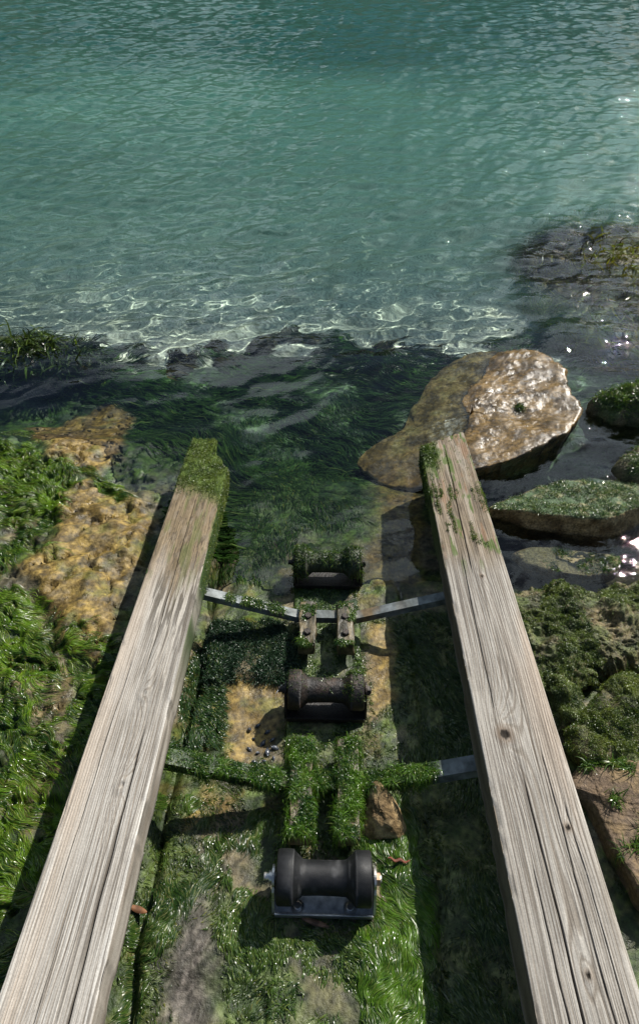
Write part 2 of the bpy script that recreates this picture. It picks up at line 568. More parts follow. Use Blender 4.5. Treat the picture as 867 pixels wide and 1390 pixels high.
def build_added_hills():
    # added ridge, out of view, put in to darken the water's reflections
    a = np.radians(np.linspace(-115, 115, 160))
    r = np.linspace(170, 620, 40)
    A, R = np.meshgrid(a, r)
    X, Y = R*np.sin(A), R*np.cos(A)
    t = (R-170)/450
    Z = -3 + 255*np.sin(np.clip(t*1.25, 0, 1)*PI/2)*(.80+.14*fbm(X*.006, Y*.006, 0, 3, 311)) + 9*fbm(X*.03, Y*.03, 0, 4, 313) - 60*ss(.8, 1, t)
    Z[0] = -3
    n = fbm(X*.04, Y*.04, 0, 4, 315)
    c = lerp((.025, .042, .022), (.06, .075, .038), ss(-.3, .4, n))
    c = lerp(c, (.24, .21, .16), ss(.04, .0, t))
    o = mesh_obj('added_hills', np.stack([X, Y, Z], -1).reshape(-1, 3), gridfaces(40, 160), M['ground'], cols=c.reshape(-1, 3))
    o.cycles.is_caustics_receiver = False
    return tag(o, kind='structure')


build_added_hills()


# ------------------------------------------------------------------ weed
def ribbons(P, D, N, L, Wd, segs, curl, rng, colr, lift=0., droop=0.):
    """P start points, D unit directions, N unit surface normals; each ribbon arches along D and curls"""
    n = len(P)
    D = D/np.linalg.norm(D, axis=1, keepdims=True)
    L = L*(.45 + 1.1*ss(-.35, .45, fbm(P[:, 0]*42, P[:, 1]*42, P[:, 2]*42+.013, 2, 88)))
    side = np.cross(D, N)
    side /= np.maximum(np.linalg.norm(side, axis=1, keepdims=True), 1e-9)
    t = np.linspace(0, 1, segs+1)
    cu = curl*rng.normal(0, 1, n)
    V = np.zeros((n, segs+1, 2, 3))
    for i, ti in enumerate(t):
        ph = ti*cu
        q = P + D*(L*ti)[:, None] + side*(L*ph*.35)[:, None] + N*(lift*L*math.sin(PI*min(1, ti*.9)) + .001)[:, None]
        q[:, 2] -= droop*L*ti*ti
        w = Wd*(1-.75*ti**2)*.5
        tw = side*np.cos(cu*ti*2)[:, None] + N*np.sin(cu*ti*2)[:, None]
        V[:, i, 0] = q - tw*w[:, None]
        V[:, i, 1] = q + tw*w[:, None]
    b = np.arange(n)[:, None]*(segs+1)*2 + np.arange(segs)[None]*2
    Fq = np.stack([b, b+1, b+3, b+2], -1).reshape(-1, 4)
    C = np.repeat(colr, (segs+1)*2, axis=0)
    return V.reshape(-1, 3), Fq, C


def merge(parts):
    Vs, Fs, Cs, k = [], [], [], 0
    for V, Fq, C in parts:
        Vs.append(V)
        Fs.append(Fq+k)
        Cs.append(C)
        k += len(V)
    return np.concatenate(Vs), np.concatenate(Fs), np.concatenate(Cs)


def weed_cols(n, rng, a, b, bright=.15, pale=(.17, .21, .05), u=None):
    t = rng.uniform(0, 1, n) if u is None else np.clip(u + rng.normal(0, .22, n), 0, 1)
    c = lerp(np.tile(a, (n, 1)), np.tile(b, (n, 1)), t)
    k = rng.uniform(0, 1, n) < bright
    c[k] = lerp(c[k], np.tile(pale, (k.sum(), 1)), rng.uniform(.3, 1, k.sum()))
    return c


def scatter(zones, n, rng, keep=None, soft=.02, warp=.04, seed=0, z_min=-9., z_max=9.):
    P = np.concatenate(zones)
    lo, hi = P.min(0), P.max(0)
    lo = np.maximum(lo, (-1.75, -.25))
    hi = np.minimum(hi, (1.85, 4.0))
    out = []
    got = 0
    for _ in range(60):
        x = rng.uniform(lo[0], hi[0], n)
        y = rng.uniform(lo[1], hi[1], n)
        k = np.zeros(n)
        for q, zp in enumerate(zones):
            k = np.maximum(k, zone(zp, x, y, soft, warp, seed+q))
        if keep is not None:
            k = k*keep(x, y)
        z = hgt(x, y)
        k = k*((z > z_min) & (z < z_max))
        m = rng.uniform(0, 1, n) < k
        out.append(np.stack([x[m], y[m]], -1))
        got += m.sum()
        if got >= n:
            break
    return np.concatenate(out)[:n]


def strands(XY, ang, L, Wd, steps, rng, colr, lift, wob=.5, hf=hgt):
    """long filaments lying on the ground, following its relief"""
    n = len(XY)
    x, y = XY[:, 0].copy(), XY[:, 1].copy()
    ds = L/steps
    V = np.zeros((n, steps+1, 2, 3))
    roll = rng.normal(0, .5, n)
    a0 = rng.normal(0, .13, n)
    lf = np.abs(rng.normal(0, lift*.5, n)) + .0015 + 1.6*lift*ss(-.1, .5, fbm(x*30, y*30, 0, 3, 78))
    for i in range(steps+1):
        a = ang(x, y) + a0 + wob*vn(x*40, y*40, 0, 77)
        t = i/steps
        z = hf(x, y) + lf*math.sin(PI*min(1, t*.85+.1)) + .0035*vn(x*55, y*55, 0, 79)
        cx, cy = np.cos(a), np.sin(a)
        w = Wd*(1-.7*t*t)*.5
        sx, sy = -cy*np.cos(roll), cx*np.cos(roll)
        sz = np.sin(roll)
        V[:, i, 0] = np.stack([x-sx*w, y-sy*w, z-sz*w], -1)
        V[:, i, 1] = np.stack([x+sx*w, y+sy*w, z+sz*w], -1)
        x = x+cx*ds
        y = y+cy*ds
    b = np.arange(n)[:, None]*(steps+1)*2 + np.arange(steps)[None]*2
    Fq = np.stack([b, b+1, b+3, b+2], -1).reshape(-1, 4)
    C = np.repeat(colr, (steps+1)*2, axis=0)
    return V.reshape(-1, 3), Fq, C


def weed_left():
    rng = np.random.default_rng(21)
    keep = lambda x, y: ss(-.16, .08, fbm(x*7, y*7, 0, 4, 121) + .12)*(.12+.88*ss(-.45, -.15, fbm(x*22, y*22, 0, 3, 122)))*(.15+.85*(1-zone(Z_LEDGE_FRONT, x, y, .03, .06, 61)))*(1-.8*zone(Z_LEDGE_FRONT2, x, y, .03, .06, 62))
    XY = scatter([Z_LEFT_WEED, Z_WEED_STEP], 120000, rng, keep, .02, .05, 131)
    n = len(XY)
    ang = lambda x, y: -.35 + 1.0*fbm(x*3.2, y*3.2, 0, 3, 141) + .8*fbm(x*11, y*11, 0, 2, 143) + 1.0*fbm(x*28, y*28, 0, 2, 145)
    u = .42 + .7*fbm(XY[:, 0]*9, XY[:, 1]*9, 0, 3, 151) + .9*fbm(XY[:, 0]*34, XY[:, 1]*34, 0, 2, 153)
    c = weed_cols(n, rng, (.026, .072, .008), (.15, .27, .014), .2, (.24, .29, .05), u=u)
    k = rng.uniform(0, 1, n) < .12*ss(.0, .3, fbm(XY[:, 0]*8, XY[:, 1]*8, 0, 3, 123)) + .02
    c[k] = (.13, .10, .035)
    o = strands(XY, ang, rng.uniform(.012, .085, n), rng.uniform(.0007, .0020, n), 8, rng, c, .0055, wob=.45)
    return tag(mesh_obj('green_seaweed', *o[:2], M['algae'], cols=o[2]), 'bright green stringy seaweed draped over the left bank', 'seaweed', kind='stuff')


def weed_channel():
    rng = np.random.default_rng(22)
    parts = []
    # long strands left of the front roller and right of it
    XY = scatter([Z_FRONT_WEED], 12000, rng, lambda x, y: ss(-.05, .22, fbm(x*10, y*10, 0, 4, 161)+.02), .03, .05, 171)
    n = len(XY)
    ang = lambda x, y: -1.9 + 1.3*fbm(x*4, y*4, 0, 3, 181)
    u = .4 + .8*fbm(XY[:, 0]*9, XY[:, 1]*9, 0, 3, 191)
    parts.append(strands(XY, ang, rng.uniform(.010, .045, n), rng.uniform(.001, .0026, n), 5, rng, weed_cols(n, rng, (.022, .055, .012), (.095, .165, .022), .22, (.19, .2, .07), u), .0035, wob=.9))
    XY = scatter([Z_RIGHT_TUFT], 26000, rng, None, .03, .03, 172)
    n = len(XY)
    ang = lambda x, y: -1.25 + 1.0*fbm(x*5, y*5, 0, 3, 182) + .9*fbm(x*26, y*26, 0, 2, 183)
    u = .45 + .8*fbm(XY[:, 0]*12, XY[:, 1]*12, 0, 3, 192) + .6*fbm(XY[:, 0]*38, XY[:, 1]*38, 0, 2, 193)
    parts.append(strands(XY, ang, rng.uniform(.015, .075, n), rng.uniform(.0007, .0020, n), 7, rng, weed_cols(n, rng, (.022, .062, .008), (.11, .225, .016), .2, u=u), .004, wob=.6))
    XY = scatter([Z_FRONT_LOW], 6000, rng, lambda x, y: ss(-.2, .2, fbm(x*9, y*9, 0, 3, 163)), .04, .05, 173)
    n = len(XY)
    parts.append(strands(XY, ang, rng.uniform(.008, .03, n), rng.uniform(.0015, .003, n), 3, rng, weed_cols(n, rng, (.03, .065, .014), (.10, .165, .03), .2), .004))
    # thin film of short weed over the shaded right side and the rest of the channel
    XY = scatter([Z_SHADE], 20000, rng, lambda x, y: ss(-.25, .15, fbm(x*7, y*7, 0, 3, 164)), .04, .05, 174)
    n = len(XY)
    ang = lambda x, y: -1.2 + 1.4*fbm(x*4, y*4, 0, 3, 184)
    parts.append(strands(XY, ang, rng.uniform(.01, .045, n), rng.uniform(.001, .0026, n), 4, rng, weed_cols(n, rng, (.03, .065, .018), (.10, .15, .04), .12), .005))
    XY = scatter([Z_GREEN_LEFT], 6000, rng, None, .02, .04, 175)
    n = len(XY)
    ang = lambda x, y: -1.2 + 2.0*fbm(x*6, y*6, 0, 3, 185)
    parts.append(strands(XY, ang, rng.uniform(.008, .03, n), rng.uniform(.0015, .003, n), 3, rng, weed_cols(n, rng, (.015, .045, .018), (.05, .10, .025), .12), .006))
    # matted film over most of the floor and the bare gaps of the bank
    Zf = poly([(250, 860), (640, 830), (740, 1420), (120, 1420), (200, 1000)])
    bare = lambda x, y: (1-zone(Z_YELLOW_CH, x, y, .02, .05, 63))*(1-zone(Z_YELLOW_STRIP, x, y, .015, .02, 64))*(1-zone(Z_GREY_SPOT, x, y, .03, .05, 66))
    XY = scatter([Zf], 30000, rng, lambda x, y: bare(x, y)*ss(-.3, .05, fbm(x*10, y*10, 0, 4, 165)), .03, .05, 178)
    n = len(XY)
    ang = lambda x, y: -1.2 + 2.5*fbm(x*7, y*7, 0, 3, 186)
    u = .4 + .9*fbm(XY[:, 0]*14, XY[:, 1]*14, 0, 4, 194)
    parts.append(strands(XY, ang, rng.uniform(.004, .016, n), rng.uniform(.0012, .003, n), 3, rng, weed_cols(n, rng, (.016, .034, .008), (.08, .125, .02), .12, (.18, .18, .04), u), .002, wob=1.2))
    Zf = poly([(-300, 880), (150, 830), (140, 1000), (40, 1420), (-400, 1420)])
    XY = scatter([Zf], 14000, rng, lambda x, y: ss(-.2, .15, fbm(x*10, y*10, 0, 4, 166)), .03, .05, 179)
    n = len(XY)
    u = .35 + .9*fbm(XY[:, 0]*14, XY[:, 1]*14, 0, 4, 195)
    parts.append(strands(XY, ang, rng.uniform(.005, .02, n), rng.uniform(.0015, .003, n), 3, rng, weed_cols(n, rng, (.03, .05, .014), (.09, .14, .025), .1, u=u), .003))
    o = merge(parts)
    tag(mesh_obj('green_seaweed', *o[:2], M['algae'], cols=o[2]), 'green seaweed carpet on the floor between the two timbers', 'seaweed', kind='stuff')
    # dark glossy curls
    XY = scatter([Z_CURLS], 15000, rng, lambda x, y: .15+ss(-.3, 0., fbm(x*12, y*12, 0, 3, 177)), .03, .075, 176)
    n = len(XY)
    P = np.stack([XY[:, 0], XY[:, 1], hgt(XY[:, 0], XY[:, 1])], -1)
    a = rng.uniform(0, 2*PI, n)
    D = np.stack([np.cos(a), np.sin(a)-.4, rng.uniform(0, .9, n)], -1)
    N = np.tile((0, .1, 1.), (n, 1)) + rng.normal(0, .3, (n, 3))
    N /= np.linalg.norm(N, axis=1, keepdims=True)
    o = ribbons(P, D, N, rng.uniform(.006, .018, n), rng.uniform(.002, .0035, n), 3, 1.2, rng, weed_cols(n, rng, (.010, .028, .014), (.028, .06, .028), .05, (.06, .12, .05)), .35)
    tag(mesh_obj('dark_curly_seaweed', *o[:2], M['algae_dark'], cols=o[2]), 'dark glossy fine curly seaweed left of the rusty roller', 'seaweed', kind='stuff')


def weed_under_water():
    rng = np.random.default_rng(23)
    parts = []
    Zb = poly([(-60, 470), (120, 480), (300, 465), (420, 455), (500, 470), (600, 480), (700, 455), (900, 440), (900, 590), (790, 590), (775, 500), (700, 470), (640, 500), (560, 600), (500, 640), (310, 640), (300, 760), (200, 700), (180, 600), (100, 550), (-60, 545)])
    XY = scatter([Zb], 12000, rng, lambda x, y: ss(-.15, .2, fbm(x*3.5, y*3.5, 0, 3, 201))*(1-zone(Z_LEDGE_UP, x, y, .02, .05, 4))*(1-zone(Z_LEDGE_LOW, x, y, .02, .03, 3)), .06, .08, 211)
    n = len(XY)
    ang = lambda x, y: -.3 + 1.5*fbm(x*3, y*3, 0, 3, 221)
    u = .4 + .9*fbm(XY[:, 0]*4, XY[:, 1]*4, 0, 3, 231)
    parts.append(strands(XY, ang, rng.uniform(.05, .20, n), rng.uniform(.003, .008, n), 7, rng, weed_cols(n, rng, (.008, .024, .008), (.04, .10, .014), .03, (.12, .18, .04), u), .02))
    XY = scatter([Z_CH_WATER], 16000, rng, lambda x, y: ss(-.3, .1, fbm(x*5, y*5, 0, 3, 202)), .05, .05, 212)
    n = len(XY)
    parts.append(strands(XY, lambda x, y: -1.3+1.2*fbm(x*4, y*4, 0, 3, 222), rng.uniform(.015, .05, n), rng.uniform(.0015, .004, n), 4, rng, weed_cols(n, rng, (.010, .03, .010), (.04, .10, .016), .06), .008))
    # brown weed fringe along the edge of the sand
    Zf = poly([(150, 500), (280, 468), (330, 448), (360, 442), (430, 462), (500, 448), (600, 470), (610, 490), (480, 480), (400, 480), (320, 490), (200, 515)])
    XY = scatter([Zf], 5000, rng, lambda x, y: ss(0., .25, fbm(x*6, y*6, 0, 3, 203)), .04, .06, 213)
    n = len(XY)
    parts.append(strands(XY, lambda x, y: .3+1.5*fbm(x*3, y*3, 0, 3, 223), rng.uniform(.03, .10, n), rng.uniform(.004, .011, n), 4, rng, weed_cols(n, rng, (.03, .022, .010), (.085, .07, .018), .1, (.05, .10, .02)), .03))
    o = merge(parts)
    tag(mesh_obj('sunken_seaweed', *o[:2], M['sunken'], cols=o[2]), 'dark green seaweed under the clear water beyond the timbers', 'seaweed', kind='stuff')


weed_left()
weed_channel()
weed_under_water()


# ------------------------------------------------------------------ rocks
def smooth_loop(P, n):
    P = np.asarray(P, float)
    m = len(P)
    t = np.arange(n)/n*m
    i = np.floor(t).astype(int)
    u = (t-i)[:, None]
    p0, p1, p2, p3 = (P[(i+k) % m] for k in (-1, 0, 1, 2))
    tt = .5
    return p1 + u*(tt*(p2-p0)) + u*u*(2*tt*p0 + (tt-3)*p1 + (3-2*tt)*p2 - tt*p3) + u**3*(-tt*p0 + (2-tt)*p1 + (tt-2)*p2 + tt*p3)


def rock_mesh(outline, zcen, bot, na=220, nr=46, ns=22, rough=.02, freq=7., seed=0, dome=1.6, bulge=.02, inset=.04, edge=.012, ridges=(), planes=()):
    P = np.array([at_z(*q) for q in outline])
    L = smooth_loop(P, na)
    c = L[:, :2].mean(0)
    sz = np.linalg.norm(L[:, :2]-c, axis=1).mean()
    q = L/sz
    L[:, :2] += (L[:, :2]-c)*(.075*fbm(q[:, 0]*2.6, q[:, 1]*2.6, seed*.37, 4, seed) + .05*np.round(2.2*vn(q[:, 0]*3.1, q[:, 1]*3.1, seed*.1+.3, seed+2))/2.2)[:, None]
    rings = []
    for rho in np.linspace(0, 1, nr+1)[1:]:
        z = zcen + (L[:, 2]-zcen)*rho**dome - edge*ss(.93, 1., rho)
        rings.append(np.column_stack([c + (L[:, :2]-c)*rho, z]))
    out = L[:, :2]-c
    out /= np.linalg.norm(out, axis=1, keepdims=True)
    for t in np.linspace(0, 1, ns+1)[1:]:
        off = bulge*math.sin(PI*min(1, t*1.2)) - inset*t
        z = (L[:, 2]-edge)*(1-t) + bot*t
        rings.append(np.column_stack([L[:, :2] + out*off, z]))
    V = np.concatenate(rings)
    if planes:
        def faces(x, y):
            h = np.full(np.shape(x), 9.)
            for (px, py, z0, gx_, gy_) in planes:
                p = at_z(px, py, max(z0, 0.))
                v = z0 + gx_*(x-p[0]) + gy_*(y-p[1])
                h = np.minimum(h, v)
            return h
        for r in rings[:nr]:
            r[:, 2] = faces(r[:, 0], r[:, 1]) + .012*fbm(r[:, 0]*4, r[:, 1]*4, 0, 3, seed+7)
        L[:, 2] = rings[nr-1][:, 2]
        zcen = float(faces(c[0], c[1]))
        for k_, t in enumerate(np.linspace(0, 1, ns+1)[1:]):
            rings[nr+k_][:, 2] = (L[:, 2]-edge)*(1-t) + np.minimum(bot, L[:, 2]-.05)*t
    for pts, amp, wd in ridges:
        q = np.array([at_z(*p)[:2] for p in pts])
        for r in rings[:nr]:
            d = np.full(len(r), 9.)
            for i in range(len(q)-1):
                e = q[i+1]-q[i]
                t = np.clip(((r[:, :2]-q[i])@e)/(e@e), 0, 1)
                d = np.minimum(d, np.linalg.norm(r[:, :2]-q[i]-t[:, None]*e, axis=1))
            r[:, 2] += amp*np.exp(-(d/wd)**1.3)*ss(1., .9, np.linspace(0, 1, 2)[1]*0 + np.hypot(*(r[:, :2]-c).T)/np.maximum(np.hypot(*(L[:, :2]-c).T), 1e-6))
    nrg = len(rings)
    Fq = gridfaces(nrg, na, wrap=True)
    V = np.vstack([V, [[c[0], c[1], zcen]]])
    k = len(V)-1
    i = np.arange(na)
    tri = np.stack([np.full(na, k), i, (i+1) % na], -1)
    # orient outwards (loop may run either way)
    Nn = vnormals(V, Fq)
    if Nn[na*3:na*6, 2].mean() < 0:
        Fq = Fq[:, ::-1]
        tri = tri[:, ::-1]
        Nn = -Nn
    Nn[k] = (0, 0, 1)
    x, y, z = (V*freq).T
    d = fbm(x, y, z+.01, 5, seed)
    rid = 1-np.abs(fbm(x*.8, y*.8, z*.8+.01, 4, seed+9))*2
    fac = np.round(vn(x*.7, y*.7, z*.7+.01, seed+5)*3)/3       # broken flat faces
    V = V + Nn*(rough*(1.1*d + .35*rid + .6*fac + .25*fbm(x*4, y*4, z*4+.01, 3, seed+3)))[:, None]
    Nn = vnormals(V, Fq)
    Nn[k] = (0, 0, 1)
    return V, [Fq, tri], Nn, na*nr


def rock(name, label, outline, zcen, bot, colf, mat='rock', group=None, **kw):
    V, Fq, N, ntop = rock_mesh(outline, zcen, bot, **kw)
    c = colf(V, N)
    base = np.array([V[:, 0].mean(), V[:, 1].mean(), bot])
    o = mesh_obj(name, V-base, Fq, M[mat], cols=c)
    o.location = Vector(base)
    bpy.context.view_layer.update()
    tag(o, label, 'rock', group)
    return o, V, Fq[0], N


def sample_surface(V, Fq, n, rng, weight):
    a, b, c, d = (V[Fq[:, k]] for k in range(4))
    nn = np.cross(c-a, d-b)
    ar = np.linalg.norm(nn, axis=1)
    nn = nn/np.maximum(ar[:, None], 1e-12)
    cen = (a+b+c+d)/4
    w = ar*weight(cen, nn)
    w = w/w.sum()
    i = rng.choice(len(Fq), n, p=w)
    u, v = rng.uniform(0, 1, (2, n, 1))
    P = (a[i]*(1-u)+b[i]*u)*(1-v)+(d[i]*(1-u)+c[i]*u)*v
    return P, nn[i]


def cover(name, V, Fq, n, rng, weight, L, Wd, a, b, parent, mat='algae', down=(0, -.3, -.4), lift=.3, segs=2, pale=(.17, .21, .05), bright=.15, curl=.9, up=.5, label=None):
    P, N = sample_surface(V, Fq, n, rng, weight)
    D = rng.normal(0, .7, (n, 3)) + np.array(down)
    D -= N*(np.sum(D*N, axis=1)-0)[:, None]
    D += N*rng.uniform(0, up, n)[:, None]
    D /= np.linalg.norm(D, axis=1, keepdims=True)
    u = .42 + 1.1*fbm(P[:, 0]*26, P[:, 1]*26, P[:, 2]*26+.01, 3, 333)
    o = ribbons(P, D, N, rng.uniform(*L, n), rng.uniform(*Wd, n), segs, curl, rng, weed_cols(n, rng, a, b, bright, pale, u), lift)
    return tag(mesh_obj(name, *o[:2], M[mat], parent, cols=o[2]), label, kind='stuff')


def col_boulder(V, N):
    x, y, z = V.T
    n = fbm(x*14, y*14, z*14+.01, 5, 401)
    n2 = fbm(x*50, y*50, z*50+.01, 3, 402)
    c = lerp((.05, .031, .010), (.19, .122, .045), ss(-.45, .45, n+.5*n2))
    c = lerp(c, (.02, .015, .008), .8*ss(.035, .0, np.abs(fbm(x*7, y*7, z*7+.01, 3, 405))))
    c = lerp(c, (.15, .115, .072), .6*ss(-.05, .35, fbm(x*6, y*6, z*6+.01, 3, 403))*ss(.02, .08, z))
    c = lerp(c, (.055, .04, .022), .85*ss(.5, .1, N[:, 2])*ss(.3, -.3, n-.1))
    c = lerp(c, lerp((.10, .07, .022), (.29, .20, .075), ss(-.3, .4, n+.4*n2)), .8*ss(.01, -.03, z))
    return lerp(c, (.13, .15, .05), .35*ss(.0, -.08, z)*ss(.0, .4, n))


def col_slab(V, N):
    x, y, z = V.T
    n = fbm(x*22, y*22, z*22+.01, 5, 411)
    side = lerp((.13, .078, .03), (.40, .275, .13), ss(-.4, .4, n))  # side colour raised so the front face, turned from the sun, looks lit
    top = lerp((.05, .09, .035), (.22, .20, .10), ss(.05, .5, n))
    c = lerp(side, top, ss(.45, .8, N[:, 2]))
    return lerp(c, (.03, .024, .014), .8*ss(.02, -.02, z)*ss(.6, .2, N[:, 2]))


def col_dark(V, N):
    x, y, z = V.T
    n = fbm(x*18, y*18, z*18+.01, 5, 421)
    return lerp(lerp((.04, .045, .016), (.16, .125, .06), ss(-.3, .5, n)), (.085, .12, .03), .6*ss(-.1, .3, fbm(x*11, y*11, z*11+.01, 3, 423)))


def col_brown(V, N):
    x, y, z = V.T
    n = fbm(x*20, y*20, z*20+.01, 5, 431)
    n2 = fbm(x*90, y*90, z*90+.01, 3, 433)
    c = lerp((.12, .085, .055), (.20, .14, .075), ss(-.4, .45, n+.6*n2))
    c = lerp(c, (.15, .105, .07), .5*ss(0, .4, fbm(x*8, y*8, z*8+.01, 3, 435)))
    return lerp(c, (.06, .09, .02), .7*ss(.15, .35, fbm(x*7, y*7, z*7+.01, 3, 437)))


rng = np.random.default_rng(55)
G_SHORE = 'rocks along the water on the right'
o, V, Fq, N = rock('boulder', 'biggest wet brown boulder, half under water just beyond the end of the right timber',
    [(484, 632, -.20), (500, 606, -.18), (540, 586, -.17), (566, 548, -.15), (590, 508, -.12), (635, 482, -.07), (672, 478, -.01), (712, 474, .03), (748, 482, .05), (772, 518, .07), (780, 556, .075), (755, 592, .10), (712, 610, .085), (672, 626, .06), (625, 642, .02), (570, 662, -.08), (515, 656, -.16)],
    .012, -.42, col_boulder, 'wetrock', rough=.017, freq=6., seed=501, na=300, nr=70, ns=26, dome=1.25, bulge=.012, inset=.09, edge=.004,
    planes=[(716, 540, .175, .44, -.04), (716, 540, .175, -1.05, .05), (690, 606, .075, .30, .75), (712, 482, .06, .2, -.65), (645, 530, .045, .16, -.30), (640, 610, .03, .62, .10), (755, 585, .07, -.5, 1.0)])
cover('algae_cover', V, Fq, 160, rng, lambda c, n: np.exp(-((c[:, 0]-at_z(709, 541, .09)[0])**2+(c[:, 1]-at_z(709, 541, .09)[1])**2)/.0004), (.008, .02), (.003, .005), (.012, .03, .008), (.04, .09, .012), o)

o, V, Fq, N = rock('slab_rock', 'flat wedge shaped rock with green weedy top and brown broken front edge',
    [(671, 688, .05), (700, 692, .07), (750, 698, .085), (800, 702, .095), (840, 698, .10), (872, 686, .10), (905, 664, .07), (870, 655, .01), (800, 652, -.005), (740, 660, -.005), (700, 675, .015)],
    .05, -.13, col_slab, rough=.012, freq=10, seed=511, na=260, nr=40, ns=24, dome=1.3, bulge=.01, inset=-.05, edge=.003)
cover('algae_cover', V, Fq, 7000, rng, lambda c, n: ss(.6, .85, n[:, 2])*ss(-.3, .1, fbm(c[:, 0]*14, c[:, 1]*14, 0, 3, 512)), (.006, .016), (.002, .004), (.03, .07, .025), (.10, .16, .05), o, bright=.25, pale=(.25, .28, .16))

o, V, Fq, N = rock('stone', 'small flat brown stone awash below the weedy slab rock',
    [(700, 748, -.03), (745, 742, -.02), (800, 748, -.005), (838, 757, .008), (840, 772, .012), (800, 782, .008), (755, 776, 0), (715, 765, -.025)],
    -.006, -.16, lambda V, N: lerp(col_slab(V, N), (.24, .18, .09), .55), rough=.008, freq=11, seed=521, na=160, nr=26, ns=14)
cover('algae_cover', V, Fq, 900, rng, lambda c, n: ss(.5, .8, n[:, 2])*ss(0., .3, fbm(c[:, 0]*12, c[:, 1]*12, 0, 3, 522)), (.006, .016), (.002, .004), (.03, .08, .02), (.09, .17, .04), o)

o, V, Fq, N = rock('mossy_rock', 'dark rock with bright green weed cap standing in water at the right, behind the boulder',
    [(797, 552, .02), (812, 534, .07), (845, 520, .11), (890, 512, .12), (940, 520, .10), (950, 560, .05), (890, 574, .02), (835, 570, .02)],
    .135, -.35, col_dark, rough=.02, freq=8, seed=531, na=180, nr=34, ns=20, dome=2.2)
cover('algae_cover', V, Fq, 5200, rng, lambda c, n: ss(.3, .7, n[:, 2])*ss(.03, .09, c[:, 2]), (.01, .03), (.002, .0045), (.02, .06, .012), (.10, .19, .02), o)

o, V, Fq, N = rock('mossy_rock', 'small dark rock cut by the right picture edge, above the weedy slab rock',
    [(838, 642, .01), (845, 622, .05), (875, 604, .07), (930, 606, .07), (940, 660, .03), (885, 672, .01)],
    .09, -.3, col_dark, rough=.016, freq=10, seed=541, na=140, nr=26, ns=18, dome=2.2)
cover('algae_cover', V, Fq, 1800, rng, lambda c, n: ss(.4, .8, n[:, 2])*ss(.04, .09, c[:, 2]), (.01, .025), (.002, .004), (.02, .06, .012), (.09, .17, .02), o)

# two hummocks of weed covered rock beside the right timber
o, V, Fq, N = rock('weedy_rock', 'lumpy rock under crinkled dark green weed, at the water beside the right timber',
    [(668, 835, .03), (700, 800, .035), (745, 790, .04), (800, 797, .045), (850, 788, .05), (905, 792, .06), (925, 870, .09), (900, 905, .09), (850, 905, .09), (818, 915, .085), (790, 935, .09), (775, 985, .10), (735, 1000, .06), (705, 930, .05), (680, 880, .04)],
    .115, -.1, col_dark, rough=.050, freq=11, seed=551, na=300, nr=70, ns=18, dome=2.4, bulge=.0, inset=.0)
cover('algae_cover', V, Fq, 75000, rng, lambda c, n: (.02+ss(-.12, .12, fbm(c[:, 0]*9, c[:, 1]*9, c[:, 2]*9+.01, 3, 552)+.1))*ss(.1, .5, n[:, 2]), (.003, .010), (.0012, .0034), (.035, .066, .014), (.15, .20, .05), o, bright=.16, pale=(.24, .27, .13), up=.35, lift=.25, segs=3)
o, V, Fq, N = rock('weedy_rock', 'rounded rock under yellower green weed, between the lumpy dark one and the flat brown stone',
    [(782, 985, .11), (805, 945, .13), (850, 915, .14), (905, 910, .15), (930, 960, .18), (930, 1035, .18), (867, 1040, .17), (815, 1035, .16), (785, 1025, .13)],
    .205, 0., col_dark, rough=.032, freq=10, seed=561, na=220, nr=46, ns=18, dome=2.6, bulge=.0, inset=.0)
cover('algae_cover', V, Fq, 42000, rng, lambda c, n: ss(.05, .4, n[:, 2])*(.1+ss(-.25, .05, fbm(c[:, 0]*9, c[:, 1]*9, c[:, 2]*9+.01, 3, 562))), (.003, .009), (.0012, .0032), (.045, .08, .014), (.17, .215, .045), o, bright=.12, up=.35, segs=3)

o, V, Fq, N = rock('flat_stone', 'bare flat brown stone beside the right timber, nearest the camera on the right',
    [(768, 1062, .14), (790, 1040, .15), (830, 1028, .165), (880, 1030, .18), (960, 1040, .19), (980, 1200, .24), (910, 1235, .23), (860, 1195, .21), (828, 1140, .18), (800, 1090, .155)],
    .19, 0., col_brown, 'drystone', rough=.012, freq=8, seed=571, na=220, nr=50, ns=16, dome=2., bulge=.004, inset=.0)
cover('algae_cover', V, Fq, 3800, rng, lambda c, n: ss(.4, .7, n[:, 2])*ss(.12, .35, fbm(c[:, 0]*7, c[:, 1]*7, c[:, 2]*7+.01, 3, 437)), (.012, .035), (.002, .004), (.03, .075, .012), (.10, .19, .022), o)

# rocks under the far weed
def kelp_cover(V, Fq, n, o, seed, a=(.020, .018, .008), b=(.075, .085, .012), m='algae_dark'):
    r = np.random.default_rng(seed)
    cover('algae_cover', V, Fq, n, r, lambda c, nn: .2+ss(-.2, .2, fbm(c[:, 0]*4, c[:, 1]*4, c[:, 2]*4+.01, 3, seed)), (.04, .12), (.006, .016), a, b, o, m, down=(.5, -.5, 0), lift=.25, segs=4, bright=.25, pale=(.10, .16, .02))


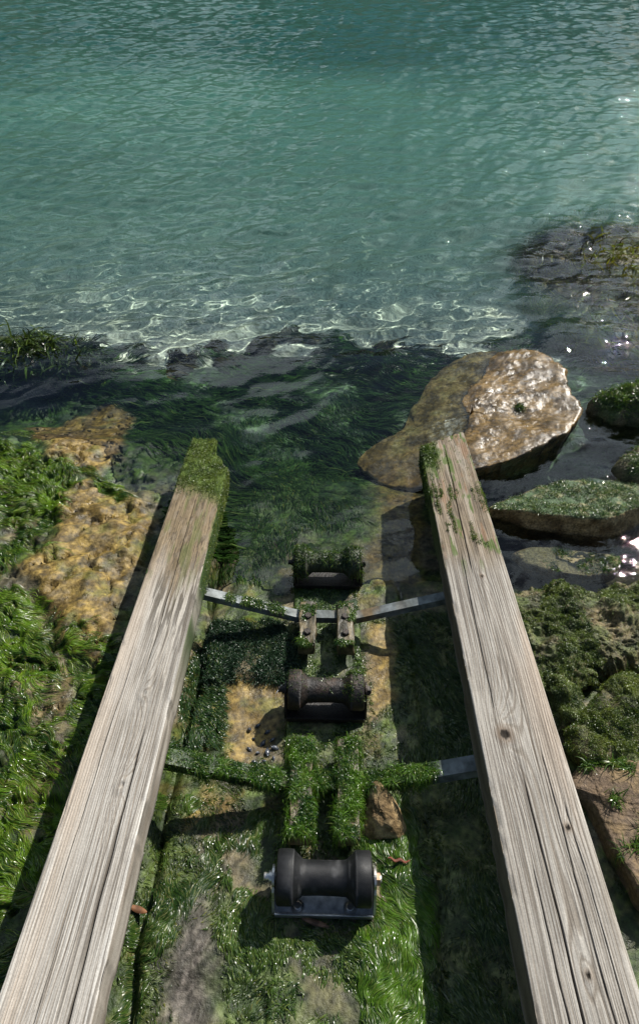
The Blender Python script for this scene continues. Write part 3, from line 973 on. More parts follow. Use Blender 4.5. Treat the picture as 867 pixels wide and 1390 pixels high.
o, V, Fq, N = rock('kelp_rock', 'large sunken rock under brown and green kelp in the sunlit water at the right',
    [(715, 340, -.40), (745, 300, -.42), (830, 288, -.40), (920, 286, -.4), (1000, 330, -.35), (1010, 440, -.3), (900, 478, -.26), (820, 470, -.28), (770, 450, -.32), (735, 420, -.34), (722, 385, -.38)],
    -.01, -.9, col_dark, rough=.05, freq=3.5, seed=581, na=240, nr=50, ns=20, dome=1.5)
kelp_cover(V, Fq, 26000, o, 582, (.022, .020, .006), (.15, .16, .016), 'algae')
o, V, Fq, N = rock('kelp_rock', 'low weed covered rock just under the surface at the left picture edge',
    [(-70, 470, -.10), (-10, 458, -.10), (50, 455, -.10), (105, 463, -.13), (134, 478, -.16), (110, 496, -.14), (50, 503, -.12), (-50, 505, -.12)],
    .0, -.5, col_dark, rough=.02, freq=6, seed=591, na=180, nr=36, ns=20, dome=2.)
kelp_cover(V, Fq, 3200, o, 592, (.016, .028, .010), (.055, .095, .014))

# loose stone by the front bracket
o, V, Fq, N = rock('loose_stone', 'small pointed yellow brown stone leaning beside the weedy front cleats',
    [(490, 1130, .17), (510, 1140, .17), (543, 1136, .175), (540, 1105, .20), (524, 1070, .24), (508, 1064, .24), (497, 1090, .21)],
    .225, .03, lambda V, N: lerp(lerp((.15, .10, .045), (.42, .30, .15), ss(-.35, .4, fbm(*(V.T*40+.01), 4, 601))), (.05, .04, .02), .5*ss(.3, .0, N[:, 2])), 'drystone', rough=.006, freq=26, seed=602, na=110, nr=18, ns=16, dome=1.4, edge=.004, inset=.0)

# dark mussels in the hollow left of the front cleats
MUS = [(338, 990), (350, 984), (362, 993), (344, 1003), (357, 1008), (370, 1003), (338, 1017), (350, 1022), (363, 1020), (374, 1016), (345, 1034), (359, 1033), (371, 1030)]


def shell(sx, sy, sz, seed):
    u = np.linspace(0, 2*PI, 14, endpoint=False)
    rows = []
    for t in np.linspace(.02, .98, 9):
        r = math.sin(PI*t**.8)
        rows.append(np.stack([np.full_like(u, (t-.5)*2*sx), np.cos(u)*sy*r, np.sin(u)*sz*r], -1))
    V = np.concatenate(rows)
    V = V*(1+.12*fbm(V[:, 0]*90, V[:, 1]*90, V[:, 2]*90+.01, 3, seed))[:, None]
    Fq = gridfaces(9, 14, True)
    return V, [Fq, np.arange(14)[None], (np.arange(14)[::-1]+8*14)[None]]


rm = np.random.default_rng(77)
src = None
for i, q in enumerate(MUS):
    p = at(*q)
    p[2] = hgt(p[0:1], p[1:2])[0] + .003
    if src is None:
        V, Fq = shell(.022, .011, .009, 3)
        src = mesh_obj('mussel', V, Fq, M['shell'], cols=lerp(np.tile((.02, .024, .032), (len(V), 1)), np.tile((.10, .11, .13), (len(V), 1)), ss(-.1, .5, fbm(*(V.T*70+.01), 3, 9))))
        o = src
    else:
        o = src.copy()
        COL.objects.link(o)
    o.location = Vector(p)
    s = rm.uniform(.4, .8)
    o.scale = (s, s, s)
    o.rotation_euler = (rm.normal(0, .5), rm.normal(0, .4), rm.uniform(0, 6.28))
    tag(o, 'small dark bluish mussel in the wet hollow left of the weedy front cleats', 'mussel', 'mussels in the hollow')


# ------------------------------------------------------------------ timbers
def fold_noise(t, S, knots, seed, dens):
    ph = t*dens*(1+.25*fbm(t*14, S*.15, 0, 2, seed+2)) + 3.6*fbm(t*5, S*.7, 0, 3, seed) + .7*fbm(t*22, S*2.2, 0, 3, seed+3)
    for kt, ks, r, amp in knots:
        d = ((t-kt)/r)**2 + ((S-ks)/(r*2.6))**2
        ph = ph + 4.5*amp*np.exp(-np.sqrt(d+.02)*.75)
    return ph


def beam(name, label, t0, t1, n_top, s0, endf, knots, cracks, zonef, seed, dens, thick=.10, r_l=.006, r_r=.006, bow=0.):
    w = t1-t0
    nt = 190
    tt = np.linspace(0, 1, nt)
    prof = [(0, -thick+.004)]
    for k in np.linspace(.0, 1, 7)[:-1]:
        prof.append((0, -thick+.004 + (thick-.004-r_l)*k))
    for a in np.linspace(PI, PI/2, 6)[:-1]:
        prof.append((r_l+r_l*math.cos(a), -r_l+r_l*math.sin(a)))
    i0 = len(prof)
    for t in np.linspace(r_l, w-r_r, nt):
        prof.append((t, 0))
    i1 = len(prof)
    for a in np.linspace(PI/2, 0, 8)[1:]:
        prof.append((w-r_r+r_r*math.cos(a), -r_r+r_r*math.sin(a)))
    for k in np.linspace(0, 1, 7)[1:]:
        prof.append((w, -r_r - (thick-.004-r_r)*k))
    prof.append((w-.004, -thick))
    prof.append((.004, -thick))
    prof = np.array(prof)
    npf = len(prof)
    ns = 430
    fr = np.linspace(0, 1, ns)
    T, Fr = np.meshgrid(prof[:, 0], fr)
    H = np.tile(prof[:, 1], (ns, 1))
    SE = endf(T/w)
    S = s0 + (SE-s0)*Fr
    T_, T = T, np.where(prof[:, 0] <= 0, H, np.where(prof[:, 0] >= w, w-H, T))      # grain carries on round the edges
    ph = fold_noise(T, S, knots, seed, dens)
    stripe = .5+.5*np.sin(ph*2*PI)
    fine = fbm(T*420, S*5, 0, 4, seed+11)
    fine2 = fbm(T*900, S*11, 0, 3, seed+13)
    groove = ss(.35, .0, stripe)*ss(-.5, .3, fbm(T*9, S*1.3, 0, 3, seed+15)+.1)
    disp = -.0011*groove + .0007*fine + .0008*fbm(T*60, S*60, 0, 3, seed+17)
    knot = np.zeros_like(T)
    for kt, ks, r, amp in knots:
        d = np.sqrt(((T-kt)/r)**2 + ((S-ks)/(r*1.15))**2)
        knot = np.maximum(knot, .75*ss(1.5, .5, d) + .25*ss(.62, .42, d))
        disp = disp - .004*ss(.45, .2, d) + .002*ss(1.4, .8, d)
    crk = np.zeros_like(T)
    for (ct, sa, sb, wd, sl) in cracks:
        line = ct + sl*(S-sa) + .004*fbm(S*5, S*0+ct*50, 0, 3, seed+19)
        g = np.exp(-((T-line)/wd)**2)*ss(sa-.05, sa+.08, S)*ss(sb+.05, sb-.15, S)
        crk = np.maximum(crk, g)
    disp = disp - .010*crk
    # worn and chipped arrises
    edge_d = np.minimum(T_, w-T_)
    chip = ss(.1, .5, fbm(S*13, T_*0+(T_ > w/2)*9.1, 0, 4, seed+25))
    disp = disp - .006*chip*ss(.016, .0, edge_d)
    top = np.zeros(npf)
    top[i0-3:i1+4] = 1
    top = np.tile(top, (ns, 1))
    sidegrain = -.0012*ss(.3, 0, .5+.5*np.sin((H*160 + 3*fbm(H*40, S*1.2, 0, 3, seed+23))*2))*(1-top)
    T = T_
    col = zonef(T/w, S, stripe, fine, fine2, groove, knot, crk, top)
    n = np.array([0, SS, CS])
    dvec = np.array([0, CS, -SS])
    Nn = 1.55 - (H + disp*top)
    Tn = T + t0
    side = np.where(prof[:, 0] <= 0, 1., np.where(prof[:, 0] >= w, -1., 0.))
    Tn = Tn + sidegrain*side[None] + bow*np.sin(S*1.1) + side[None]*(.0035*chip + .002*fbm(S*3, T*0+side[None]*5., 0, 3, seed+27)*ss(0, -.02, H)) 
    V = np.stack([Tn, S*CS - Nn*SS, ZC - S*SS - Nn*CS], -1).reshape(-1, 3)
    Fq = gridfaces(ns, npf, True)
    idx = np.arange(ns*npf).reshape(ns, npf)
    base = W((t0+t1)/2, s0, 1.55+thick)
    o = mesh_obj(name, V-base, [Fq, idx[0][None], idx[-1][::-1][None]], M['wood'], cols=col.reshape(-1, 3)*WOODGAIN*np.array([1.0, .995, .97]))
    o.location = Vector(base)
    bpy.context.view_layer.update()
    tag(o, label, 'timber beam')
    return o, V, Fq


def end_left(u):
    t = np.clip(u, 0, 1)
    return 2.50 - .02*t + .006*np.sin(t*40) - .13*ss(.60, .68, t) - .09*ss(.70, 1.0, t)


def end_right(u):
    t = np.clip(u, 0, 1)
    return 2.455 + .14*t + .004*np.sin(t*50)


WOODGAIN = 1.0
PALE, GREY, TAN, DARK = (.52, .475, .42), (.36, .33, .295), (.42, .33, .235), (.075, .06, .048)


def streaks(u, S, seed, width, lo=.12, hi=.34, along=3.2, across=300.):
    """thin dark weathering cracks along the grain"""
    t = u*width
    return ss(lo, hi, fbm(t*across + 1.5*fbm(t*30, S*2, 0, 2, seed+1), S*along, 0, 3, seed))


def zone_left(u, S, stripe, fine, fine2, groove, knot, crk, top):
    pale = lerp((.335, .31, .28), (.47, .45, .42), ss(-.4, .4, fine))
    c = lerp(pale, (.40, .325, .255), .6*ss(.45, .05, u)*ss(-.3, .3, fbm(u*3, S*2, 0, 3, 701)+.1))
    c = lerp(c, (.27, .255, .235), .6*ss(.45, .85, stripe)*ss(.1, .4, u))
    c = lerp(c, (.53, .515, .49), .6*ss(.1, .4, fbm(u*5, S*1.6, 0, 3, 702))*ss(.2, .45, u))
    c = lerp(c, (.13, .11, .09), .8*groove*ss(.15, .5, u))
    c = lerp(c, (.17, .135, .105), .45*groove)
    c = lerp(c, (.10, .085, .07), .75*streaks(u, S, 704, .178)*ss(.25, .55, u + .2*fbm(S*2, u*2, 0, 2, 708)))
    c = lerp(c, (.17, .14, .11), .5*streaks(u, S, 714, .178, .2, .4, 5.))
    # dark stained band where the tide reaches, with pale ridges left standing
    st = ss(.95, 1.45, S + .22*fbm(u*4, S*3, 0, 4, 703) - .12*ss(.5, 0, u))*ss(1.98, 1.75, S)
    spk = ss(-.16, .08, fine*.6 + fbm(u*26, S*9, 0, 3, 705))
    c = lerp(c, lerp((.40, .37, .33), (.085, .074, .06), spk), st*.85*ss(.12, .38, u+.12*fbm(S*4, u*3, 0, 2, 706)))
    # tan brown wet half
    tn = ss(1.42, 1.78, S + .16*fbm(u*4, S*2.5, 0, 3, 707))
    tan = lerp((.125, .095, .058), (.235, .18, .115), ss(-.4, .4, fine + .5*fbm(u*14, S*14, 0, 3, 709)))
    tan = lerp(tan, (.07, .055, .04), .75*ss(.10, .38, fbm(u*30, S*34, 0, 4, 711)))
    tan = lerp(tan, (.07, .055, .04), .8*streaks(u, S, 712, .178, .22, .4, 6.)*ss(.35, .6, u))
    tan = lerp(tan, (.22, .18, .13), .6*ss(.1, .4, fbm(u*16, S*20, 0, 3, 718)))
    c = lerp(c, tan, tn)
    c = lerp(c, (.09, .12, .03), .45*tn*ss(.15, .5, fbm(u*9, S*7, 0, 3, 713)))
    g = ss(2.03, 2.16, S + .05*fbm(u*6, S*6, 0, 3, 715) + .10*(u-.5))
    c = lerp(c, lerp((.045, .075, .016), (.11, .16, .035), ss(-.3, .3, fbm(u*30, S*40, 0, 3, 717))), g)
    c = lerp(c, (.045, .036, .028), .9*np.clip(crk, 0, 1))
    side = lerp((.40, .365, .325), (.22, .19, .16), ss(-.3, .4, fine + .4*(stripe-.5)))
    side = lerp(side, (.09, .075, .06), .7*groove)
    side = lerp(side, (.035, .065, .018), ss(1.15, 1.6, S + .2*fbm(S*6, u*3, 0, 2, 719)))
    return lerp(side, c, top)


def zone_right(u, S, stripe, fine, fine2, groove, knot, crk, top):
    c = lerp((.255, .235, .21), (.40, .375, .34), ss(-.45, .4, fine + .3*fbm(u*5, S*2, 0, 3, 721)))
    c = lerp(c, (.225, .215, .20), .6*ss(.45, .85, stripe)*ss(.9, .3, u))
    c = lerp(c, (.39, .30, .23), .5*ss(.55, .85, u)*ss(-.2, .3, fbm(u*4, S*1.7, 0, 3, 723)))
    c = lerp(c, (.11, .088, .066), .66*groove)
    c = lerp(c, (.075, .063, .052), .7*streaks(u, S, 724, .216)*ss(1.0, .6, u))
    c = lerp(c, (.14, .115, .09), .45*streaks(u, S, 734, .216, .2, .4, 5.))
    b = ss(1.60, 1.78, S + .03*fbm(u*7, S*4, 0, 2, 725))
    br = lerp((.125, .10, .07), (.235, .19, .14), ss(-.4, .4, fine))
    br = lerp(br, (.06, .048, .036), .65*ss(.08, .45, fbm(u*40, S*9, 0, 4, 727)))
    br = lerp(br, (.23, .13, .075), .5*ss(.3, .5, fbm(u*10, S*7, 0, 3, 728)))
    br = lerp(br, (.34, .30, .25), .5*ss(.12, .4, fbm(u*9, S*5, 0, 3, 735)))
    c = lerp(c, br, b)
    mo = ss(.28, .42, fbm(u*10, S*9, 0, 3, 729))*b + ss(.40, .15, u + .3*fbm(S*12, u*3, 0, 3, 730))*ss(2.22, 2.36, S + .10*fbm(u*6, S*6, 0, 3, 731))
    c = lerp(c, (.065, .105, .022), np.clip(mo, 0, 1)*.85)
    c = lerp(c, (.15, .105, .07), .55*np.clip(knot/.75, 0, 1))
    c = lerp(c, (.02, .016, .012), ss(.78, .95, knot))
    c = lerp(c, (.045, .036, .028), .9*np.clip(crk, 0, 1))
    side = lerp((.50, .47, .43), (.36, .33, .29), ss(-.3, .4, fine))  # sun-facing side and bevel painted paler, sunlight put into the colour
    side = lerp(side, lerp((.17, .145, .115), (.10, .085, .065), ss(-.3, .4, fine)), ss(.5, .4, u))  # left face painted darker, its shade put into the colour
    side = lerp(side, (.05, .07, .022), ss(1.6, 2.0, S + .2*fbm(S*6, u*3, 0, 2, 733))*ss(.5, .4, u))
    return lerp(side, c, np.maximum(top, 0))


oL, VL, FL = beam('timber_beam', 'weathered left timber beam, pale near the camera with tan stained far half and broken green mossy tip',
    -.632, -.437, 1.55, -.15, end_left, [(.125, .85, .018, 1.2), (.115, 1.12, .02, .9), (.07, .35, .02, .6)], [(.156, -.2, 1.05, .0022, -.012), (.05, .6, 1.3, .001, .0), (.10, 1.2, 2.1, .0012, .0), (.085, .0, .6, .0008, .0)], zone_left, 751, 125)
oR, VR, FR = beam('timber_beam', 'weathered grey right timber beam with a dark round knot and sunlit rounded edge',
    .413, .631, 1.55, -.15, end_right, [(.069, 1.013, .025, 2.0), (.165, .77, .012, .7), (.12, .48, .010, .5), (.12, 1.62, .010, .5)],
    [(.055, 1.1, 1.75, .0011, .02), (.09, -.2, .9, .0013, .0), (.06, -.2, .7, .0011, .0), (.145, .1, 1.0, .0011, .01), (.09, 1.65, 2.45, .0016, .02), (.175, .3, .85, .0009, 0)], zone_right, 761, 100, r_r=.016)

rng = np.random.default_rng(88)


def in_s(c):
    # down slope coordinate of world points on the timbers
    return (c[:, 1]*CS - (c[:, 2]-ZC)*SS)


def moss_left(c, n):
    S = in_s(c)
    u = (c[:, 0]+.632)/.195
    return ss(2.02, 2.14, S + .05*fbm(c[:, 0]*35, S*6, 0, 3, 801) + .10*(u-.5))*ss(-.6, .1, n[:, 2]) + .25*ss(1.5, 1.8, S)*(c[:, 0] > -.4405)


cover('algae_cover', VL, FL, 22000, rng, moss_left, (.002, .007), (.0012, .0030), (.045, .08, .014), (.15, .20, .045), oL, label='green mossy tip', up=.9, bright=.1)


def moss_right(c, n):
    S = in_s(c)
    u = (c[:, 0]-.413)/.218
    a = ss(.42, .18, u + .25*fbm(c[:, 0]*30, S*9, 0, 3, 811))*ss(2.22, 2.36, S + .10*fbm(c[:, 0]*25, S*6, 0, 3, 812))
    b = .8*ss(.30, .42, fbm(c[:, 0]*46, S*9, 0, 3, 813))*ss(1.75, 1.9, S)*ss(2.3, 2.1, S)
    e = .6*ss(.82, .95, u)*ss(1.95, 2.05, S)*ss(2.22, 2.12, S)
    return np.clip(a+b+e, 0, 1)*ss(0, .4, n[:, 2]) + .5*(n[:, 0] < -.6)*ss(2.0, 2.3, S)


cover('algae_cover', VR, FR, 9000, rng, moss_right, (.003, .010), (.0012, .0028), (.03, .07, .012), (.11, .17, .03), oR, label='green moss patches near the tip', up=.8, down=(-.2, -.6, 0))


# ------------------------------------------------------------------ slipway fittings
SL = np.array([[1, 0, 0], [0, CS, -SS], [0, SS, CS]])           # rows: across, down slope, up from slope


def local_box(sx, sy, sz, bev=.004, sub=None):
    """bevelled block centred in x,y with its bottom at 0; returns V, F"""
    import bmesh
    bm = bmesh.new()
    bmesh.ops.create_cube(bm, size=1)
    for v in bm.verts:
        v.co = Vector((v.co.x*sx, v.co.y*sy, (v.co.z+.5)*sz))
    if sub:
        bmesh.ops.subdivide_edges(bm, edges=bm.edges[:], cuts=sub, use_grid_fill=True)
    if bev:
        es = [e for e in bm.edges if e.calc_face_angle(0) > .5]
        bmesh.ops.bevel(bm, geom=es, offset=bev, segments=2, affect='EDGES', profile=.5)
    bm.verts.index_update()
    V = np.array([v.co[:] for v in bm.verts])
    Fs = {}
    for f in bm.faces:
        Fs.setdefault(len(f.verts), []).append([v.index for v in f.verts])
    bm.free()
    return V, [np.array(v) for v in Fs.values()]


def lathe(prof, n=48):
    """profile [(axial x, radius)] around the x axis"""
    u = np.linspace(0, 2*PI, n, endpoint=False)
    V = np.concatenate([np.stack([np.full(n, x), r*np.cos(u), r*np.sin(u)], -1) for x, r in prof])
    k = len(prof)
    return V, [gridfaces(k, n, True), np.arange(n)[None], (np.arange(n)[::-1]+(k-1)*n)[None]]


def plate(outline, th):
    """flat plate in the y,z plane, thickness along x, from an outline"""
    P = np.array(outline)
    n = len(P)
    a = np.column_stack([np.full(n, -th/2), P])
    b = np.column_stack([np.full(n, th/2), P])
    i = np.arange(n)
    j = (i+1) % n
    return np.vstack([a, b]), [np.stack([i, j, j+n, i+n], -1), np.arange(n)[::-1][None], (np.arange(n)+n)[None]]


def place(V, off):
    return V + np.asarray(off)


def put(name, VF, parent, mat, colf, smooth=False, off=(0, 0, 0), label=None):
    """part in the parent's own axes"""
    V, Fq = VF
    V = place(V, off)
    c = colf(V) if callable(colf) else flat(V, colf)
    me_o = mesh_obj(name, V, Fq, M[mat], None, cols=c, smooth=smooth)
    me_o.parent = parent
    if label:
        me_o['label'] = label
    return me_o


def slope_empty(name, loc, label, cat, group=None, rz=0.):
    o = empty(name, loc, label, cat, group)
    R = Matrix(((1, 0, 0), (0, CS, SS), (0, -SS, CS)))
    o.rotation_euler = (R @ Matrix.Rotation(rz, 3, 'Z')).to_euler()
    bpy.context.view_layer.update()
    return o


def spool_profile(half, rf, rc, worn=0.):
    p = [(-half, .012), (-half, rf*.94), (-half+.004, rf), (-half+.034, rf), (-half+.040, rf*.985)]
    for t in np.linspace(0, 1, 7):
        p.append((-half+.040+t*.024, rf*.985+(rc-rf*.985)*(t**.9)))
    for t in np.linspace(0, 1, 12)[1:-1]:
        p.append(((-half+.064)*(1-2*t), rc-.0015*math.sin(PI*t)))
    q = [(-x, r) for x, r in p[:12]][::-1]
    return p+q


def moss_on(parent, V, Fq, n, seed, weight, L=(.006, .016), Wd=(.002, .004), a=(.02, .06, .012), b=(.08, .16, .02), mat='algae', name='algae_cover', **kw):
    """weed on a part; V in the parent's axes"""
    r = np.random.default_rng(seed)
    Fq4 = [f for f in Fq if f.shape[1] == 4][0] if isinstance(Fq, list) else Fq
    P, N = sample_surface(V, Fq4, n, r, lambda c, nn: weight(c, nn)*(kw.get('gap', .06)+ss(-.22, .08, fbm(c[:, 0]*26, c[:, 1]*26, c[:, 2]*26+.017*seed, 3, 355))))
    D = r.normal(0, .7, (n, 3)) + np.array(kw.get('down', (0, .3, -.1)))
    D -= N*np.sum(D*N, axis=1)[:, None]
    D += N*r.uniform(0, kw.get('up', .7), n)[:, None]
    u = .4 + 1.1*fbm(P[:, 0]*34, P[:, 1]*34, P[:, 2]*34+.01+seed, 3, 343)
    o = ribbons(P, D, N, r.uniform(*L, n), r.uniform(*Wd, n), kw.get('segs', 2), .9, r, weed_cols(n, r, a, b, kw.get('bright', .15), kw.get('pale', (.17, .22, .05)), u), kw.get('lift', .25), kw.get('droop', .45))
    me = mesh_obj(name, *o[:2], M[mat], None, cols=o[2])
    me.parent = parent
    return tag(me, kind='stuff')


# the low concrete and timber sill the rollers stand on
def sill():
    e = slope_empty('slipway_sill', W(0, -.2, 1.85), 'low weed stained concrete sill running down the middle, carrying the three rollers', 'sill')
    nx, ny = 30, 300
    prof = [(-.127, -.06), (-.127, .002), (-.122, .008)] + [(x, .010) for x in np.linspace(-.115, .115, nx)] + [(.122, .008), (.127, .002), (.127, -.06)]
    prof = np.array(prof)
    yy = np.linspace(0, 2.75, ny)
    X = np.tile(prof[:, 0], (ny, 1))
    Zl = np.tile(prof[:, 1], (ny, 1))
    Yl = np.tile(yy[:, None], (1, len(prof)))
    Zl = Zl + np.where(Zl > 0, .006*fbm(X*20, Yl*20, 0, 4, 901), 0)
    X = X + .006*fbm(Yl*7, Zl*9, 0, 3, 903)
    # the sill follows the floor as it drops
    drop = -.45*np.clip(Yl-2.28, 0, 1)
    Zl = Zl + drop*.9
    V = np.stack([X, Yl, Zl], -1).reshape(-1, 3)
    n = fbm(V[:, 0]*24, V[:, 1]*24, 0, 4, 905)
    n1 = fbm(V[:, 0]*6, V[:, 1]*6, 0, 3, 906)
    c = lerp((.03, .034, .016), (.095, .09, .042), ss(-.3, .4, n))
    c = lerp(c, lerp((.03, .05, .014), (.085, .12, .03), ss(-.3, .4, n)), .9*ss(-.35, .05, n1))
    c = lerp(c, lerp((.012, .03, .010), (.04, .07, .02), ss(-.3, .4, n)), .9*ss(1.75, 2.0, V[:, 1]))
    put('slab', (V, gridfaces(ny, len(prof))), e, 'ground', c_arr(c), True)
    moss_on(e, V, gridfaces(ny, len(prof)), 15000, 41, lambda c, nn: ss(-.3, .1, fbm(c[:, 0]*6, c[:, 1]*6, 0, 3, 906))*ss(.3, .8, np.abs(nn[:, 2])), (.006, .025), (.0015, .0035), (.025, .06, .014), (.085, .15, .025), down=(0, -.5, 0), up=.3)


def c_arr(c):
    return lambda V: c


sill()


def rustc(V):
    n = fbm(*(V.T*45+.01), 4, 911)
    return lerp(np.tile((.013, .011, .009), (len(V), 1)), np.tile((.042, .026, .017), (len(V), 1)), ss(-.2, .5, n))


def roller(px, py, label, kind, scale=1., dy=0.):
    half, rf, rc = .118*scale, .0625, .040
    ax = .082
    base = at_n(px, py, 1.83-ax)          # axle centre
    up = np.array([0, SS, CS])
    base = base - up*ax
    e = slope_empty('keel_roller', base, label, 'boat roller', 'keel rollers of the slipway')
    new = kind == 'new'
    V, Fq = lathe(spool_profile(half, rf, rc), 56)
    if not new:
        V = V*(1+.035*fbm(*(V.T*30+.01), 4, 921+int(px+py)))[:, None]
    rub = (lambda V: lerp(np.tile((.005, .0055, .0065), (len(V), 1)), np.tile((.013, .0135, .015), (len(V), 1)), ss(-.2, .5, fbm(*(V.T*40+.01), 4, 923))) + .035*ss(.22, .5, fbm(V[:, 0]*260, V[:, 1]*22, V[:, 2]*22+.01, 3, 924))[:, None]) if new else rustc
    if kind == 'moss':
        rub = lambda V: lerp(np.tile((.02, .03, .012), (len(V), 1)), np.tile((.05, .05, .03), (len(V), 1)), .5)
    put('roller', (V, Fq), e, 'rubber' if new else 'rust', rub, True, (0, 0, ax))
    sm = 'steel' if new else 'rust'
    stc = (lambda V: lerp(np.tile((.42, .40, .37), (len(V), 1)), np.tile((.60, .58, .55), (len(V), 1)), ss(-.3, .4, fbm(*(V.T*50+.01), 4, 925)))) if new else rustc
    # bracket: base plate with a turned down front lip
    put('base_plate', local_box(2*half+.016, .080, .006, .001), e, 'galv' if new else sm, stc, False, (0, -.013, 0))
    put('front_lip', local_box(2*half+.012, .005, .016, .001), e, sm, stc, False, (0, -.0565, -.004))
    for sgn in (-1, 1):
        x = sgn*(half+.009)
        a = np.linspace(-.25*PI*0, PI, 16)
        out = [(-.053, .0), (-.053, .012), (-.034, ax-.012)] + [(.026*math.cos(PI-t)+.0, ax+.026*math.sin(t)) for t in a] + [(.034, .012), (.034, 0)]
        put('side_plate', plate(out, .006), e, sm, stc, False, (x, 0, .003))
    # axle, nut and split pin
    put('axle', lathe([(-half-.034, .004), (-half-.034, .0085), (-half-.032, .0095), (half+.024, .0095), (half+.026, .008), (half+.026, .002)], 20), e, sm, stc if new else rustc, True, (0, 0, ax))
    put('axle_nut', lathe([(half+.0125, .004), (half+.0125, .016), (half+.022, .016), (half+.022, .004)], 6), e, sm, (lambda V: flat(V, (.36, .24, .16))) if new else rustc, False, (0, 0, ax))
    put('axle_collar', lathe([(-half-.020, .004), (-half-.020, .014), (-half-.0125, .014), (-half-.0125, .004)], 24), e, sm, stc, False, (0, 0, ax))
    if new:
        for sgn in (-1, 1):
            b = put('bolt', lathe([(0, .002), (0, .0165), (.003, .0165), (.003, .010), (.010, .010), (.0115, .008), (.0115, .001)], 20), e, sm, stc, False)
            b.rotation_euler = (0, -PI/2, 0)
            b.location = (sgn*(half-.052), -.038, .006)
    if kind == 'rust':
        moss_on(e, place(V, (0, 0, ax)), Fq, 900, 951, lambda c, n: ss(.06, .09, c[:, 0])*ss(.2, .7, n[:, 2]) + .05*ss(.4, .8, n[:, 2]), (.004, .012), (.0015, .003), (.02, .05, .012), (.07, .12, .02))
        pin = put('split_pin', lathe([(-.02, .0005), (-.019, .0016), (.019, .0016), (.02, .0005)], 8), e, 'steel', lambda V: flat(V, (.75, .74, .72)), True)
        pin.location = (-half-.03, -.002, ax+.004)
        pin.rotation_euler = (0, 0, 1.1)
    if kind == 'moss':
        moss_on(e, place(V, (0, 0, ax)), Fq, 4200, 952, lambda c, n: ss(.2, .7, n[:, 2]) + .5*ss(.07, .10, np.abs(c[:, 0]))*ss(-.5, 0., n[:, 2]), (.005, .022), (.0013, .0032), (.012, .034, .010), (.06, .115, .02), droop=.8, gap=.35)
    return e


roller(440, 1192, 'clean black rubber keel roller in a stainless bracket, nearest the camera', 'new')
roller(442, 937, 'old rust brown keel roller, the middle one between the two cross braces', 'rust', 1.02)
roller(445, 764, 'farthest keel roller, overgrown with dark seaweed at the edge of the water', 'moss', 1.06)


